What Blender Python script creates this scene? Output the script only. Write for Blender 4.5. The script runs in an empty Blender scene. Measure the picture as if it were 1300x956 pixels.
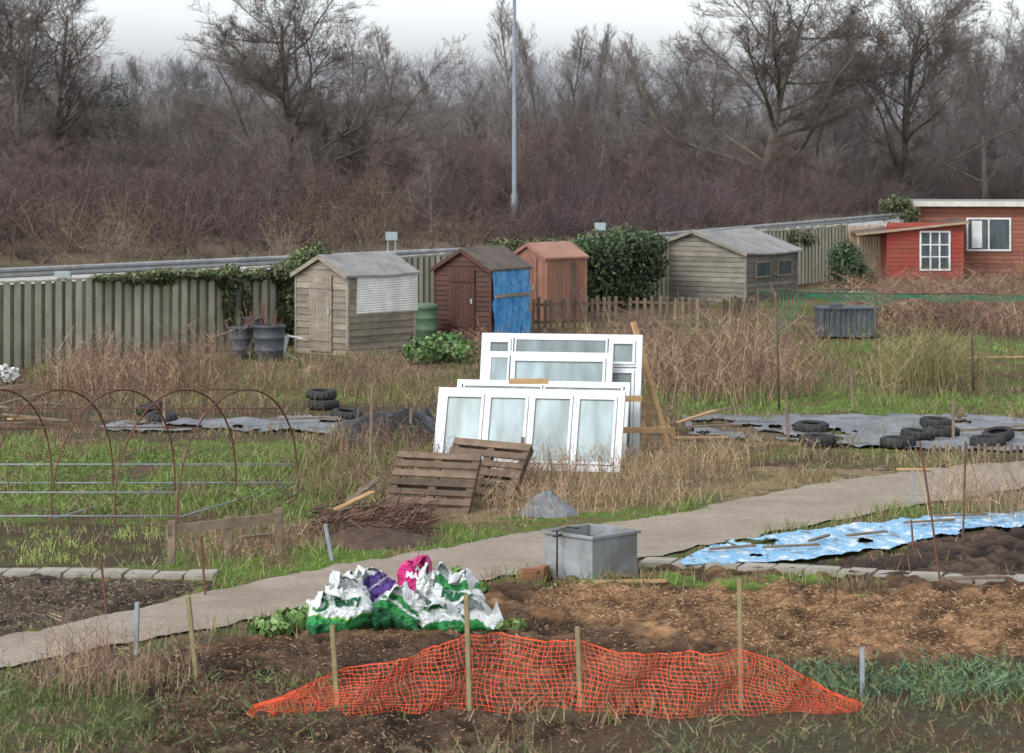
import bpy, math, random, numpy as np
from mathutils import Vector, Matrix
random.seed(7); rng=np.random.default_rng(11)
scn=bpy.context.scene
F=3611.; HC=5.; HR=170.; CX=650.
# survey helpers: ground positions estimated from the photograph
def gp(u,v,z=0.):
    d=(HC-z)*F/(v-HR); return ((u-CX)/F*d, d, z)
def xd(u,d): return (u-CX)/F*d
def zr(v,d): return HC-(v-HR)*d/F
def lin(c):
    r=[]
    for k in c[:3]:
        k=k/255.
        r.append(k/12.92 if k<=.04045 else ((k+.055)/1.055)**2.4)
    return tuple(r)
def L4(c): return (*lin(c),1.)
# ---------------------------------------------------------------- noise
def vnoise(x,y,seed=0):
    x=np.asarray(x,float); y=np.asarray(y,float)
    xi=np.floor(x); yi=np.floor(y); fx=x-xi; fy=y-yi
    fx=fx*fx*(3-2*fx); fy=fy*fy*(3-2*fy)
    def h(a,b):
        s=np.sin(a*127.1+b*311.7+seed*74.7)*43758.5453
        return s-np.floor(s)
    return (h(xi,yi)*(1-fx)+h(xi+1,yi)*fx)*(1-fy)+(h(xi,yi+1)*(1-fx)+h(xi+1,yi+1)*fx)*fy
def fbm(x,y,seed=0,o=4):
    a=0;w=.5;t=0
    for i in range(o):
        a=a+w*vnoise(x*2**i,y*2**i,seed+i*3);t+=w;w*=.5
    return a/t
def sm(a,b,x):
    t=np.clip((x-a)/(b-a),0,1); return t*t*(3-2*t)
RX=np.array([-80,-40,-16,-.3,19.4,35,60,200.]); RY=np.array([35,66,89,106.8,148.7,188,255,650.])
def sroad(x,y): return (y-np.interp(x,RX,RY))*.65
def hz(x,y):
    x=np.asarray(x,float); y=np.asarray(y,float)
    s=sroad(x,y)
    z=.9*sm(12,30,s)+3.0*sm(32,150,s)+8.5*sm(260,620,y)
    return z
# ---------------------------------------------------------------- materials
def nd(nt,t,**k):
    n=nt.nodes.new(t)
    for a,b in k.items(): setattr(n,a,b)
    return n
def mixc(nt,fac,a,b,mode='MIX'):
    m=nd(nt,'ShaderNodeMix',data_type='RGBA',blend_type=mode)
    for s,v in ((0,fac),(6,a),(7,b)):
        if isinstance(v,bpy.types.NodeSocket): nt.links.new(v,m.inputs[s])
        else: m.inputs[s].default_value=v
    return m.outputs[2]
def base_mat(name):
    m=bpy.data.materials.new(name); m.use_nodes=True
    nt=m.node_tree; return m,nt,nt.nodes['Principled BSDF']
def mat(name,c1,c2=None,scale=4.,rough=.85,bump=.3,metal=0.,stretch=(1,1,1),dirt=None,dirt_amt=.5,bdist=.02,spec=.3,dscale=1.1):
    m,nt,b=base_mat(name)
    if c2 is None: c2=tuple(k*.8 for k in c1)
    tc=nd(nt,'ShaderNodeTexCoord'); mp=nd(nt,'ShaderNodeMapping'); mp.inputs['Scale'].default_value=stretch
    nt.links.new(tc.outputs['Object'],mp.inputs[0])
    n=nd(nt,'ShaderNodeTexNoise'); n.inputs['Scale'].default_value=scale; n.inputs['Detail'].default_value=8; n.inputs['Roughness'].default_value=.65
    nt.links.new(mp.outputs[0],n.inputs['Vector'])
    r=nd(nt,'ShaderNodeValToRGB'); r.color_ramp.elements[0].position=.36; r.color_ramp.elements[1].position=.64
    r.color_ramp.elements[0].color=L4(c1); r.color_ramp.elements[1].color=L4(c2)
    nt.links.new(n.outputs[0],r.inputs[0]); col=r.outputs[0]
    if dirt is not None:
        n2=nd(nt,'ShaderNodeTexNoise'); n2.inputs['Scale'].default_value=dscale; n2.inputs['Detail'].default_value=7; n2.inputs['Roughness'].default_value=.7
        nt.links.new(tc.outputs['Object'],n2.inputs['Vector'])
        r2=nd(nt,'ShaderNodeValToRGB'); r2.color_ramp.elements[0].position=.42; r2.color_ramp.elements[1].position=.62
        r2.color_ramp.elements[0].color=(0,0,0,1); r2.color_ramp.elements[1].color=(dirt_amt,)*3+(1,)
        nt.links.new(n2.outputs[0],r2.inputs[0])
        col=mixc(nt,r2.outputs[0],col,L4(dirt))
    at=nd(nt,'ShaderNodeAttribute',attribute_name='Tint')
    col=mixc(nt,1.,col,at.outputs['Color'],'MULTIPLY')
    nt.links.new(col,b.inputs['Base Color'])
    b.inputs['Roughness'].default_value=rough; b.inputs['Metallic'].default_value=metal
    b.inputs['Specular IOR Level'].default_value=spec
    if bump:
        bp=nd(nt,'ShaderNodeBump'); bp.inputs['Strength'].default_value=bump; bp.inputs['Distance'].default_value=bdist
        nt.links.new(n.outputs[0],bp.inputs['Height']); nt.links.new(bp.outputs[0],b.inputs['Normal'])
    return m
def vmat(name,rough=.85,nscale=30.,namt=.35,bump=0.,spec=.2,bdist=.02,trans=0.):
    m,nt,b=base_mat(name)
    at=nd(nt,'ShaderNodeAttribute',attribute_name='Col')
    tc=nd(nt,'ShaderNodeTexCoord'); n=nd(nt,'ShaderNodeTexNoise'); n.inputs['Scale'].default_value=nscale; n.inputs['Detail'].default_value=8; n.inputs['Roughness'].default_value=.7
    nt.links.new(tc.outputs['Object'],n.inputs['Vector'])
    r=nd(nt,'ShaderNodeValToRGB'); r.color_ramp.elements[0].position=.3; r.color_ramp.elements[1].position=.7
    r.color_ramp.elements[0].color=(1-namt,)*3+(1,); r.color_ramp.elements[1].color=(1+namt,)*3+(1,)
    nt.links.new(n.outputs[0],r.inputs[0])
    nt.links.new(mixc(nt,1.,at.outputs['Color'],r.outputs[0],'MULTIPLY'),b.inputs['Base Color'])
    b.inputs['Roughness'].default_value=rough; b.inputs['Specular IOR Level'].default_value=spec
    if bump:
        bp=nd(nt,'ShaderNodeBump'); bp.inputs['Strength'].default_value=bump; bp.inputs['Distance'].default_value=bdist
        nt.links.new(n.outputs[0],bp.inputs['Height']); nt.links.new(bp.outputs[0],b.inputs['Normal'])
    return m
def glass(name,c,alpha=.5,rough=.1):
    m,nt,b=base_mat(name)
    tc=nd(nt,'ShaderNodeTexCoord'); mp=nd(nt,'ShaderNodeMapping'); mp.inputs['Scale'].default_value=(3,3,.8)
    nt.links.new(tc.outputs['Object'],mp.inputs[0])
    n=nd(nt,'ShaderNodeTexNoise'); n.inputs['Scale'].default_value=1.3; n.inputs['Detail'].default_value=4
    nt.links.new(mp.outputs[0],n.inputs['Vector'])
    r=nd(nt,'ShaderNodeValToRGB'); r.color_ramp.elements[0].position=.35; r.color_ramp.elements[1].position=.68
    r.color_ramp.elements[0].color=L4(tuple(k*.84 for k in c)); r.color_ramp.elements[1].color=L4(tuple(min(255,k*1.12) for k in c))
    nt.links.new(n.outputs[0],r.inputs[0]); nt.links.new(r.outputs[0],b.inputs['Base Color'])
    b.inputs['Roughness'].default_value=rough; b.inputs['Alpha'].default_value=alpha; b.inputs['Specular IOR Level'].default_value=.35
    return m
# ---------------------------------------------------------------- object helpers
def link(o,parent=None):
    scn.collection.objects.link(o)
    if parent is not None: o.parent=parent
    return o
def tag(o,label=None,cat=None,group=None,kind=None):
    if label: o['label']=label
    if cat: o['category']=cat
    if group: o['group']=group
    if kind: o['kind']=kind
    return o
def empty(name,loc,rz=0.,label=None,cat=None,group=None,M=None):
    o=bpy.data.objects.new(name,None); o.empty_display_size=.2
    if M is not None: o.matrix_world=M
    else:
        o.location=loc; o.rotation_euler=(0,0,rz)
    link(o); tag(o,label,cat,group); return o
def np_mesh(name,V,Q,col=None,mt=None,parent=None,smooth=False):
    V=np.asarray(V,np.float32).reshape(-1,3); Q=np.asarray(Q,np.int32); k=Q.shape[1]
    me=bpy.data.meshes.new(name)
    me.vertices.add(len(V)); me.vertices.foreach_set('co',V.ravel())
    me.loops.add(Q.size); me.loops.foreach_set('vertex_index',Q.ravel())
    me.polygons.add(len(Q)); me.polygons.foreach_set('loop_start',np.arange(0,Q.size,k,dtype=np.int32))
    me.polygons.foreach_set('loop_total',np.full(len(Q),k,np.int32))
    me.polygons.foreach_set('use_smooth',np.full(len(Q),smooth))
    me.update(calc_edges=True)
    a=me.color_attributes.new('Tint','FLOAT_COLOR','POINT'); a.data.foreach_set('color',np.ones(len(V)*4,np.float32))
    if col is not None:
        c=np.ones((len(V),4),np.float32); c[:,:3]=col
        a=me.color_attributes.new('Col','FLOAT_COLOR','POINT'); a.data.foreach_set('color',c.ravel())
    if mt: me.materials.append(mt)
    o=bpy.data.objects.new(name,me); link(o,parent); return o
class MB:
    def __init__(s): s.v=[];s.f=[];s.t=[];s.tint=1.
    def add(s,vs,fs):
        n=len(s.v); s.v+= [tuple(p) for p in vs]; s.f+=[tuple(i+n for i in q) for q in fs]; s.t+=[s.tint]*len(vs)
    def hexa(s,p): s.add(p,[(0,3,2,1),(4,5,6,7),(0,1,5,4),(1,2,6,5),(2,3,7,6),(3,0,4,7)])
    def box(s,x0,x1,y0,y1,z0,z1,M=None):
        p=[Vector(q) for q in ((x0,y0,z0),(x1,y0,z0),(x1,y1,z0),(x0,y1,z0),(x0,y0,z1),(x1,y0,z1),(x1,y1,z1),(x0,y1,z1))]
        if M: p=[M@q for q in p]
        s.hexa(p)
    def beam(s,p0,p1,w,h,up=(0,0,1)):
        p0=Vector(p0);p1=Vector(p1);d=(p1-p0).normalized();u=Vector(up)
        if abs(d.dot(u))>.98:u=Vector((0,1,0))
        a=d.cross(u).normalized()*w/2;b=a.cross(d).normalized()*h/2
        s.hexa([p0-a-b,p0+a-b,p0+a+b,p0-a+b,p1-a-b,p1+a-b,p1+a+b,p1-a+b])
    def tube(s,pts,r,n=8,cap=True):
        pts=[Vector(p) for p in pts]; m=len(pts)
        rs=r if isinstance(r,(list,tuple)) else [r]*m
        vs=[];ref=None
        for i,p in enumerate(pts):
            d=(pts[min(i+1,m-1)]-pts[max(i-1,0)]).normalized()
            if ref is None:
                ref=Vector((0,0,1)) if abs(d.z)<.9 else Vector((1,0,0))
            a=d.cross(ref).normalized(); b=d.cross(a).normalized(); ref=a.cross(d).normalized()
            for k in range(n):
                t=2*math.pi*k/n; vs.append(p+(a*math.cos(t)+b*math.sin(t))*rs[i])
        fs=[(i*n+k,i*n+(k+1)%n,(i+1)*n+(k+1)%n,(i+1)*n+k) for i in range(m-1) for k in range(n)]
        if cap: fs+=[tuple(range(n))[::-1],tuple((m-1)*n+k for k in range(n))]
        s.add(vs,fs)
    def lathe(s,prof,n=24,c=(0,0,0),M=None):
        m=len(prof);vs=[]
        for r,z in prof:
            for k in range(n):
                t=2*math.pi*k/n; q=Vector((c[0]+r*math.cos(t),c[1]+r*math.sin(t),c[2]+z)); vs.append(M@q if M else q)
        fs=[(i*n+k,i*n+(k+1)%n,(i+1)*n+(k+1)%n,(i+1)*n+k) for i in range(m-1) for k in range(n)]
        s.add(vs,fs)
    def build(s,name,mt,parent=None,smooth=False,bevel=0):
        me=bpy.data.meshes.new(name); me.from_pydata(s.v,[],s.f)
        a=me.color_attributes.new('Tint','FLOAT_COLOR','POINT')
        c=np.ones((len(s.v),4),np.float32); c[:,:3]=np.array(s.t)[:,None]; a.data.foreach_set('color',c.ravel())
        if smooth: me.polygons.foreach_set('use_smooth',[True]*len(me.polygons))
        me.materials.append(mt); me.update()
        o=bpy.data.objects.new(name,me); link(o,parent)
        if bevel:
            b=o.modifiers.new('b','BEVEL'); b.width=bevel; b.segments=2
        return o
def strips(B,T,w,w2=None,seed=0):
    """tapered quads from base points to tips"""
    B=np.asarray(B,float);T=np.asarray(T,float);n=len(B)
    d=T-B; r=rng.normal(size=(n,3)); r[:,2]*=.3
    s=np.cross(d,r); s/= (np.linalg.norm(s,axis=1,keepdims=True)+1e-9)
    w=np.broadcast_to(np.asarray(w,float),(n,)); w2=w*.35 if w2 is None else np.broadcast_to(w2,(n,))
    V=np.stack([B-s*w[:,None]/2,B+s*w[:,None]/2,T+s*w2[:,None]/2,T-s*w2[:,None]/2],1).reshape(-1,3)
    Q=np.arange(n*4).reshape(n,4); return V,Q
def pick(cols,n,jit=.15):
    c=np.array([lin(k) for k in cols]); r=c[rng.integers(0,len(c),n)]
    return r*(1+rng.uniform(-jit,jit,(n,1)))
def inpoly(x,y,P):
    P=np.asarray(P); n=len(P); ins=np.zeros(x.shape,bool); j=n-1
    for i in range(n):
        xi,yi=P[i,:2];xj,yj=P[j,:2]
        c=((yi>y)!=(yj>y))&(x<(xj-xi)*(y-yi)/(yj-yi+1e-12)+xi); ins^=c; j=i
    return ins
def G(poly): return np.array([gp(*p)[:2] for p in poly])
def sample(poly,n,world=False):
    P=np.array(poly) if world else G(poly); out=[];k=0
    lo=P.min(0);hi=P.max(0)
    while k<n:
        x=rng.uniform(lo[0],hi[0],n*2);y=rng.uniform(lo[1],hi[1],n*2); m=inpoly(x,y,P)
        out.append(np.stack([x[m],y[m]],1));k+=m.sum()
    return np.concatenate(out)[:n]
# ---------------------------------------------------------------- world, light, camera
w=bpy.data.worlds.new('World'); scn.world=w; w.use_nodes=True; nt=w.node_tree
bg=nt.nodes['Background']; sky=nd(nt,'ShaderNodeTexSky',sky_type='NISHITA'); sky.sun_disc=False
sky.sun_elevation=math.radians(42); sky.sun_rotation=math.radians(-140); sky.air_density=1.; sky.dust_density=3.; sky.ozone_density=1.
hs=nd(nt,'ShaderNodeHueSaturation'); hs.inputs['Saturation'].default_value=.2; nt.links.new(sky.outputs[0],hs.inputs['Color'])
tcw=nd(nt,'ShaderNodeTexCoord'); nz=nd(nt,'ShaderNodeTexNoise'); nz.inputs['Scale'].default_value=5; nz.inputs['Detail'].default_value=5
mpw=nd(nt,'ShaderNodeMapping'); mpw.inputs['Scale'].default_value=(1,1,5); nt.links.new(tcw.outputs['Generated'],mpw.inputs[0]); nt.links.new(mpw.outputs[0],nz.inputs['Vector'])
rw=nd(nt,'ShaderNodeValToRGB'); rw.color_ramp.elements[0].position=.3; rw.color_ramp.elements[1].position=.7
rw.color_ramp.elements[0].color=(.91,.95,1.01,1); rw.color_ramp.elements[1].color=(.98,1.01,1.06,1); nt.links.new(nz.outputs[0],rw.inputs[0])
cl_=mixc(nt,1.,hs.outputs[0],rw.outputs[0],'MULTIPLY')
# overcast cloud layer: evens the sky out, brightest toward the horizon haze
sx=nd(nt,'ShaderNodeSeparateXYZ'); nt.links.new(tcw.outputs['Generated'],sx.inputs[0])
mr=nd(nt,'ShaderNodeMapRange'); mr.inputs[1].default_value=.06; mr.inputs[2].default_value=.4; mr.inputs[3].default_value=3.5; mr.inputs[4].default_value=1.95; nt.links.new(sx.outputs[2],mr.inputs[0])
vm=nd(nt,'ShaderNodeVectorMath',operation='SCALE'); nt.links.new(cl_,vm.inputs[0]); nt.links.new(mr.outputs[0],vm.inputs['Scale'])
nt.links.new(vm.outputs[0],bg.inputs[0]); bg.inputs[1].default_value=.12
sl=bpy.data.lights.new('sun','SUN'); sl.energy=1.15; sl.angle=math.radians(20); sl.color=(1,.97,.93)
so=bpy.data.objects.new('sun',sl); link(so)
e=math.radians(42); az=math.radians(-140)
sd=Vector((math.sin(az)*math.cos(e),math.cos(az)*math.cos(e),math.sin(e))); so.rotation_euler=sd.to_track_quat('Z','Y').to_euler()
cd=bpy.data.cameras.new('camera'); cam=bpy.data.objects.new('camera',cd); link(cam); scn.camera=cam
cam.location=(0,0,HC); cam.rotation_euler=(math.radians(90),0,0); cd.sensor_width=36; cd.lens=F/1300*36; cd.shift_y=-(478-HR)/1300; cd.clip_end=5000
cd.dof.use_dof=True; cd.dof.focus_distance=42; cd.dof.aperture_fstop=4.5
scn.view_settings.view_transform='Standard'; scn.view_settings.look='None'; scn.view_settings.exposure=0
# ---------------------------------------------------------------- ground
REG=[ # polygon, colour, second colour, grass amount
 ([(-60,555),(400,555),(430,600),(385,662),(-60,668)],(92,106,54),(96,82,64),1.1),
 ([(560,600),(800,560),(1000,560),(1300,575),(1300,588),(1150,598),(1000,620),(860,646),(700,668),(560,680)],(140,122,94),(108,98,68),.8),
 ([(870,566),(1400,566),(1400,590),(1160,598),(880,590)],(86,72,58),(96,98,58),.4),
 ([(-60,665),(215,665),(215,718),(-60,724)],(78,66,54),(84,80,52),.12),
 ([(215,700),(440,690),(500,672),(700,655),(880,640),(870,655),(700,676),(500,708),(420,720),(210,770),(200,735)],(94,116,52),(104,100,64),1.2),
 ([(-60,732),(300,742),(200,768),(-60,822)],(84,74,64),(66,58,50),.03),
 ([(-60,842),(110,826),(300,800),(330,830),(200,960),(-60,960)],(90,80,62),(82,88,54),.6),
 ([(180,836),(400,790),(640,742),(690,728),(830,720),(1060,728),(1400,738),(1400,850),(1000,850),(640,960),(180,960)],(112,88,66),(84,66,52),.04),
 ([(620,775),(700,748),(1400,752),(1400,838),(1050,838),(900,815)],(144,112,82),(110,84,62),.02),
 ([(180,846),(400,815),(640,805),(640,960),(180,960)],(84,68,54),(66,54,44),.1),
 ([(600,880),(1000,842),(1400,842),(1400,960),(600,960)],(80,74,58),(86,70,54),.3),
 ([(600,742),(690,728),(1000,736),(1130,742),(1130,756),(900,750),(700,752)],(96,116,56),(102,84,62),.8),
 ([(1005,722),(1130,700),(1260,672),(1400,664),(1400,745),(1100,735)],(84,70,60),(66,56,50),.05),
 ([(860,505),(1400,505),(1400,528),(860,528)],(98,116,58),(104,96,66),.9),
 ([(130,515),(560,510),(560,560),(130,560)],(84,70,58),(86,82,56),.3),
 ([(950,425),(1400,430),(1400,470),(950,470)],(90,106,56),(96,80,60),.8),
 ([(-60,480),(120,480),(240,520),(120,556),(-60,556)],(98,84,66),(80,70,56),.3),
 ([(1000,470),(1400,470),(1400,505),(1000,505)],(88,76,60),(92,98,56),.5),
]
REGG=[(G(p),np.array(lin(a)),np.array(lin(b)),g) for p,a,b,g in REG]
def gcol(x,y):
    n1=fbm(x*1.3,y*.9,3); n2=fbm(x*5,y*4,9); n3=fbm(x*.35,y*.2,5)
    A=np.array(lin((114,98,76))); B=np.array(lin((86,74,58))); C=np.array(lin((90,102,54)))
    m=sm(.4,.62,n1)[...,None]; c=A*(1-m)+B*m
    g=sm(.5,.66,n3*.6+n2*.4)[...,None]*.8; c=c*(1-g)+C*g; gr=.25+.7*g[...,0]
    xx=x+(n2-.5)*.5+(n1-.5)*.4; yy=y+(fbm(x*4,y*4,21)-.5)*1.1
    for P,a,b,q in REGG:
        i=inpoly(xx,yy,P)
        m=sm(.42,.6,fbm(x*2.2,y*1.6,31))[...,None]
        cc=a*(1-m)+b*m; c=np.where(i[...,None],cc,c); gr=np.where(i,q*(1-.6*m[...,0]),gr)
    far=sm(98,125,y)[...,None]
    D=np.array(lin((116,102,86)));E=np.array(lin((94,82,72)))
    mm=sm(.4,.6,fbm(x*.15,y*.08,77))[...,None]; fc=D*(1-mm)+E*mm
    sc=sm(12,26,sroad(x,y))[...,None]; fc=fc*(1-sc)+np.array(lin((84,74,68)))*sc
    c=c*(1-far)+fc*far
    return c,gr
MUL=REGG[7][0],REGG[8][0],REGG[5][0],REGG[12][0],REGG[9][0]
def seq(*a): return np.concatenate(a)
xs=seq(-np.geomspace(1200,11.1,46),np.arange(-11,11,.06),np.geomspace(11.05,1200,46))
ys=seq(np.array([-60,-20,0,10,16,20.]),np.arange(21,36,.055),np.arange(36,62,.1),np.arange(62,110,.8),np.arange(110,300,4.),np.geomspace(300,2600,30))
Xg,Yg=np.meshgrid(xs,ys); cg,gg=gcol(Xg,Yg)
Zg=hz(Xg,Yg); soil=np.zeros(Xg.shape)
for P in MUL: soil=np.maximum(soil,inpoly(Xg,Yg,P))
near=(Yg<64)&(np.abs(Xg)<12)
cl=fbm(Xg*6,Yg*6,41,4); cl2=fbm(Xg*1.7,Yg*1.7,55)
mulch=inpoly(Xg,Yg,REGG[8][0])
hgt_=(cl-.45)*.22+(cl2-.4)*.2*mulch
Zg=Zg+np.where(near,(fbm(Xg*3,Yg*3,8)-.5)*.02+soil*hgt_,0)
cg=cg*(1-.5*soil*sm(.56,.36,cl))[...,None]
cg=cg*(1+.28*soil*sm(.5,.68,cl))[...,None]
ny,nx=Xg.shape; idx=np.arange(nx*ny).reshape(ny,nx)
Q=np.stack([idx[:-1,:-1],idx[:-1,1:],idx[1:,1:],idx[1:,:-1]],-1).reshape(-1,4)
gm=vmat('ground_soil',rough=.95,nscale=11.,namt=.5,bump=1.,bdist=.05,spec=.1)
o=np_mesh('ground',np.stack([Xg,Yg,Zg],-1),Q,cg.reshape(-1,3),gm,smooth=True); tag(o,kind='structure')
# ---------------------------------------------------------------- strips of ground cover, path, road
def resample(P,n):
    P=np.array(P,float); t=np.linspace(0,1,n); s=seq([0],np.cumsum(np.linalg.norm(np.diff(P,axis=0),axis=1))); s/=s[-1]
    return np.stack([np.interp(t,s,P[:,k]) for k in range(P.shape[1])],1)
def sheet(name,up,lo,n,m,z,amp,mt,jit=.05,fq=3.,world=False,seed=1,hole=0):
    A=resample(up if world else G(up),n); B=resample(lo if world else G(lo),n)
    A[:,1]+=(fbm(A[:,0]*4,A[:,1],seed)-.5)*jit*2; B[:,1]+=(fbm(B[:,0]*4,B[:,1],seed+5)-.5)*jit*2
    t=np.linspace(0,1,m)[:,None,None]; Pt=B[None]*(1-t)+A[None]*t
    x=Pt[...,0];y=Pt[...,1]; zz=hz(x,y)+z+np.abs(fbm(x*fq,y*fq,seed+9)-.5)*2*amp
    ii=np.arange(n*m).reshape(m,n); Q=np.stack([ii[:-1,:-1],ii[:-1,1:],ii[1:,1:],ii[1:,:-1]],-1).reshape(-1,4)
    if hole:
        hv=fbm(x*1.4,y*1.1,seed+20).ravel(); Q=Q[hv[Q].max(1)<hole]
    return np_mesh(name,np.stack([x,y,zz],-1),Q,None,mt,smooth=True)
m_path=mat('path_concrete',(160,147,132),(142,129,114),scale=9,bump=.25,dirt=(118,104,86),dirt_amt=.5,rough=.92,dscale=.8)
o=sheet('path',[(-60,826),(0,812),(200,768),(420,722),(500,708),(700,674),(870,652),(1000,622),(1160,598),(1400,578)],
        [(-60,862),(0,850),(110,828),(300,795),(400,775),(620,738),(700,722),(820,710),(930,688),(1120,650),(1300,622),(1400,608)],520,9,.022,.006,m_path,jit=.3)
tag(o,kind='structure')
m_road=mat('road_asphalt',(178,176,172),(160,158,154),scale=1.5,bump=.1,rough=.9)
def offs(s0,x0=-60,x1=60,n=80):
    x=np.linspace(x0,x1,n); return np.stack([x,np.interp(x,RX,RY)+s0/.65],1)
o=sheet('road',offs(8.5),offs(.9),160,6,.02,0,m_road,jit=0,world=True); tag(o,kind='structure')
m_line=mat('road_paint',(225,225,220),(205,205,200),bump=0)
o=sheet('road_marking',offs(1.75),offs(1.55),160,2,.026,0,m_line,jit=0,world=True); tag(o,kind='structure')
# crash barriers
m_galv=mat('galvanised_steel',(168,172,174),(146,150,152),scale=2,rough=.6,metal=.0,bump=.1,dirt=(112,108,100),dirt_amt=.4)
def barrier(s0,label,beamz=.72,x0=-32,x1=45,zz=0):
    L=resample(offs(s0,x0,x1),90); em=empty('crash_barrier',(0,0,0),0,label,'crash barrier')
    V=[];prof=[(0,-.16),(.05,-.12),(.05,-.05),(0,0),(.05,.05),(.05,.12),(0,.16)]
    for p in L:
        z=float(hz(*p))+beamz-.16+zz
        for a,b in prof: V.append((p[0]+a*.7,p[1]-a,z+b))
    k=len(prof);Q=[(i*k+j,(i+1)*k+j,(i+1)*k+j+1,i*k+j+1) for i in range(len(L)-1) for j in range(k-1)]
    np_mesh('beam',V,Q,None,m_galv,em)
    mb=MB(); mb.box(-.05,.05,.05,.15,0,beamz); base=None
    L2=resample(offs(s0,x0,x1),34)
    for p in L2:
        if base is None: po=mb.build('post',m_galv,em); base=po
        else: po=base.copy(); link(po); po.parent=em
        po.location=(p[0],p[1]+.02,float(hz(*p))+zz)
barrier(0,'long galvanised steel crash barrier along the road verge',beamz=.8)
# ---------------------------------------------------------------- lamp post
d=140.; x=xd(653,d); z=float(hz(x,d)); em=empty('street_lamp',(x,d,z),0,'tall grey steel street lamp beside the road','street lamp')
m_lamp=mat('lamp_steel',(128,134,140),(112,118,124),scale=1.2,rough=.5,metal=.1,bump=.03)
mb=MB(); mb.tube([(0,0,-.3),(0,0,1.6),(0,0,1.62),(0,0,13.5)],[.16,.16,.115,.075],12); mb.build('pole',m_lamp,em,True)
mb=MB(); mb.tube([(0,0,13.5),(-.2,-.1,13.9),(-1.2,-.5,14.1)],[.07,.06,.05],8); mb.build('arm',m_lamp,em,True)
mb=MB(); mb.box(-1.9,-1.15,-.72,-.42,14.03,14.18); mb.build('lamp_head',m_lamp,em,bevel=.03)
mb=MB(); mb.box(-.07,.07,-.19,-.165,.5,1.1); mb.build('access_door',m_lamp,em)
# ---------------------------------------------------------------- trees
m_bark=mat('bark',(98,91,82),(76,70,64),scale=3,bump=.5,dirt=(104,104,84),dirt_amt=.5)
m_twig=mat('twigs',(108,98,91),(90,82,77),scale=2,bump=0)
m_twig2=mat('twigs_reddish',(110,94,86),(94,81,75),scale=2,bump=0)
m_twigf=mat('twigs_far',(124,116,112),(110,103,100),scale=2,bump=0)  # paler twig colour for deep trees, with distance haze painted in
m_barkf=mat('bark_far',(112,105,98),(96,90,85),scale=2,bump=.2)  # paler bark to match, haze put into the colour
m_bark2=mat('pale_bark',(130,119,106),(106,96,86),scale=3,bump=.4)
def tree_segs(seed,H,r0,nch,spread,lens,up,trunkfrac=.3,minr=.011,kinks=.15,tap=.68):
    R=random.Random(seed); S=[]
    def grow(p,d,L,r,lv):
        n=[8,6,4,3,2,2][lv]; q=p.copy(); dd=d.copy(); rr=r
        for i in range(n):
            k=kinks*(1.1 if lv else .35)
            dd=(dd+Vector((R.gauss(0,k),R.gauss(0,k),R.gauss(0,k)*.7+up[lv]))).normalized()
            q2=q+dd*L/n; r2=max(minr*.6,r*(1-(i+1)/n*(.75 if lv else tap)))
            S.append((q.copy(),q2.copy(),rr,r2,lv)); 
            if lv<len(nch):
                t=(i+1)/n
                if t>(trunkfrac if lv==0 else .22):
                    c=nch[lv]/(n*(1-(trunkfrac if lv==0 else .2)))
                    cc=int(c)+(R.random()<c-int(c))
                    for _ in range(cc):
                        ax=dd.cross(Vector((R.gauss(0,1),R.gauss(0,1),R.gauss(0,1)))).normalized()
                        ang=math.radians(R.gauss(spread[lv],10)); nd_=(Matrix.Rotation(ang,3,ax)@dd)
                        if nd_.z<-.25: nd_.z*=-.3; nd_.normalize()
                        b=q.lerp(q2,R.random())
                        grow(b,nd_,L*lens[lv]*(1.15-.55*t)*R.uniform(.75,1.2),max(minr,r2*R.uniform(.45,.66)),lv+1)
            q=q2;rr=r2
    grow(Vector((0,0,-.3)),Vector((0,0,1)),H,r0,0)
    return S
def seg_mesh(name,S,sides,mt):
    P0=np.array([s[0] for s in S]);P1=np.array([s[1] for s in S]);r0=np.array([s[2] for s in S]);r1=np.array([s[3] for s in S])
    d=P1-P0; d/=np.linalg.norm(d,axis=1,keepdims=True)+1e-9
    ref=np.where(np.abs(d[:,2:3])<.8,[[0,0,1.]],[[1.,0,0]]); a=np.cross(d,ref);a/=np.linalg.norm(a,axis=1,keepdims=True);b=np.cross(d,a)
    ring=[]
    for P,r in((P0,r0),(P1,r1)):
        for k in range(sides):
            t=2*math.pi*k/sides; ring.append(P+(a*math.cos(t)+b*math.sin(t))*r[:,None])
    V=np.stack(ring,1).reshape(-1,3); n=len(S); off=(np.arange(n)*2*sides)[:,None]
    Q=np.concatenate([off+np.array([[k,(k+1)%sides,sides+(k+1)%sides,sides+k]]) for k in range(sides)])
    o=np_mesh(name,V,Q,None,mt,smooth=sides>3); me=o.data; bpy.data.objects.remove(o); return me
TREES={}
def tree_kind(key,twm,*a,bk=None,**k):
    S=tree_segs(*a,**k)
    TREES[key]=(seg_mesh('trunk',[s for s in S if s[4]<2],7,bk or m_bark),seg_mesh('crown',[s for s in S if s[4]>=2],3,twm))
    # far version: distance haze painted in as paler bark and twigs
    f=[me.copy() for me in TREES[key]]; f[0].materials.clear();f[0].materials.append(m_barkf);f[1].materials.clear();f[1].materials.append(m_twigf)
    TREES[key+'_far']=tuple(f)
tree_kind('oak',m_twig,5,8.2,.21,[14,9,6,5,2],[58,42,38,36,34],[.8,.5,.52,.6,.8],[0,.05,.05,.05,.04,.04],trunkfrac=.2,minr=.007,kinks=.14)
tree_kind('ash',m_twig,18,9.,.18,[15,9,6,4,2],[46,38,36,34,34],[.66,.52,.55,.6,.8],[0,.08,.07,.06,.04,.04],trunkfrac=.2,minr=.007,kinks=.13)
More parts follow.
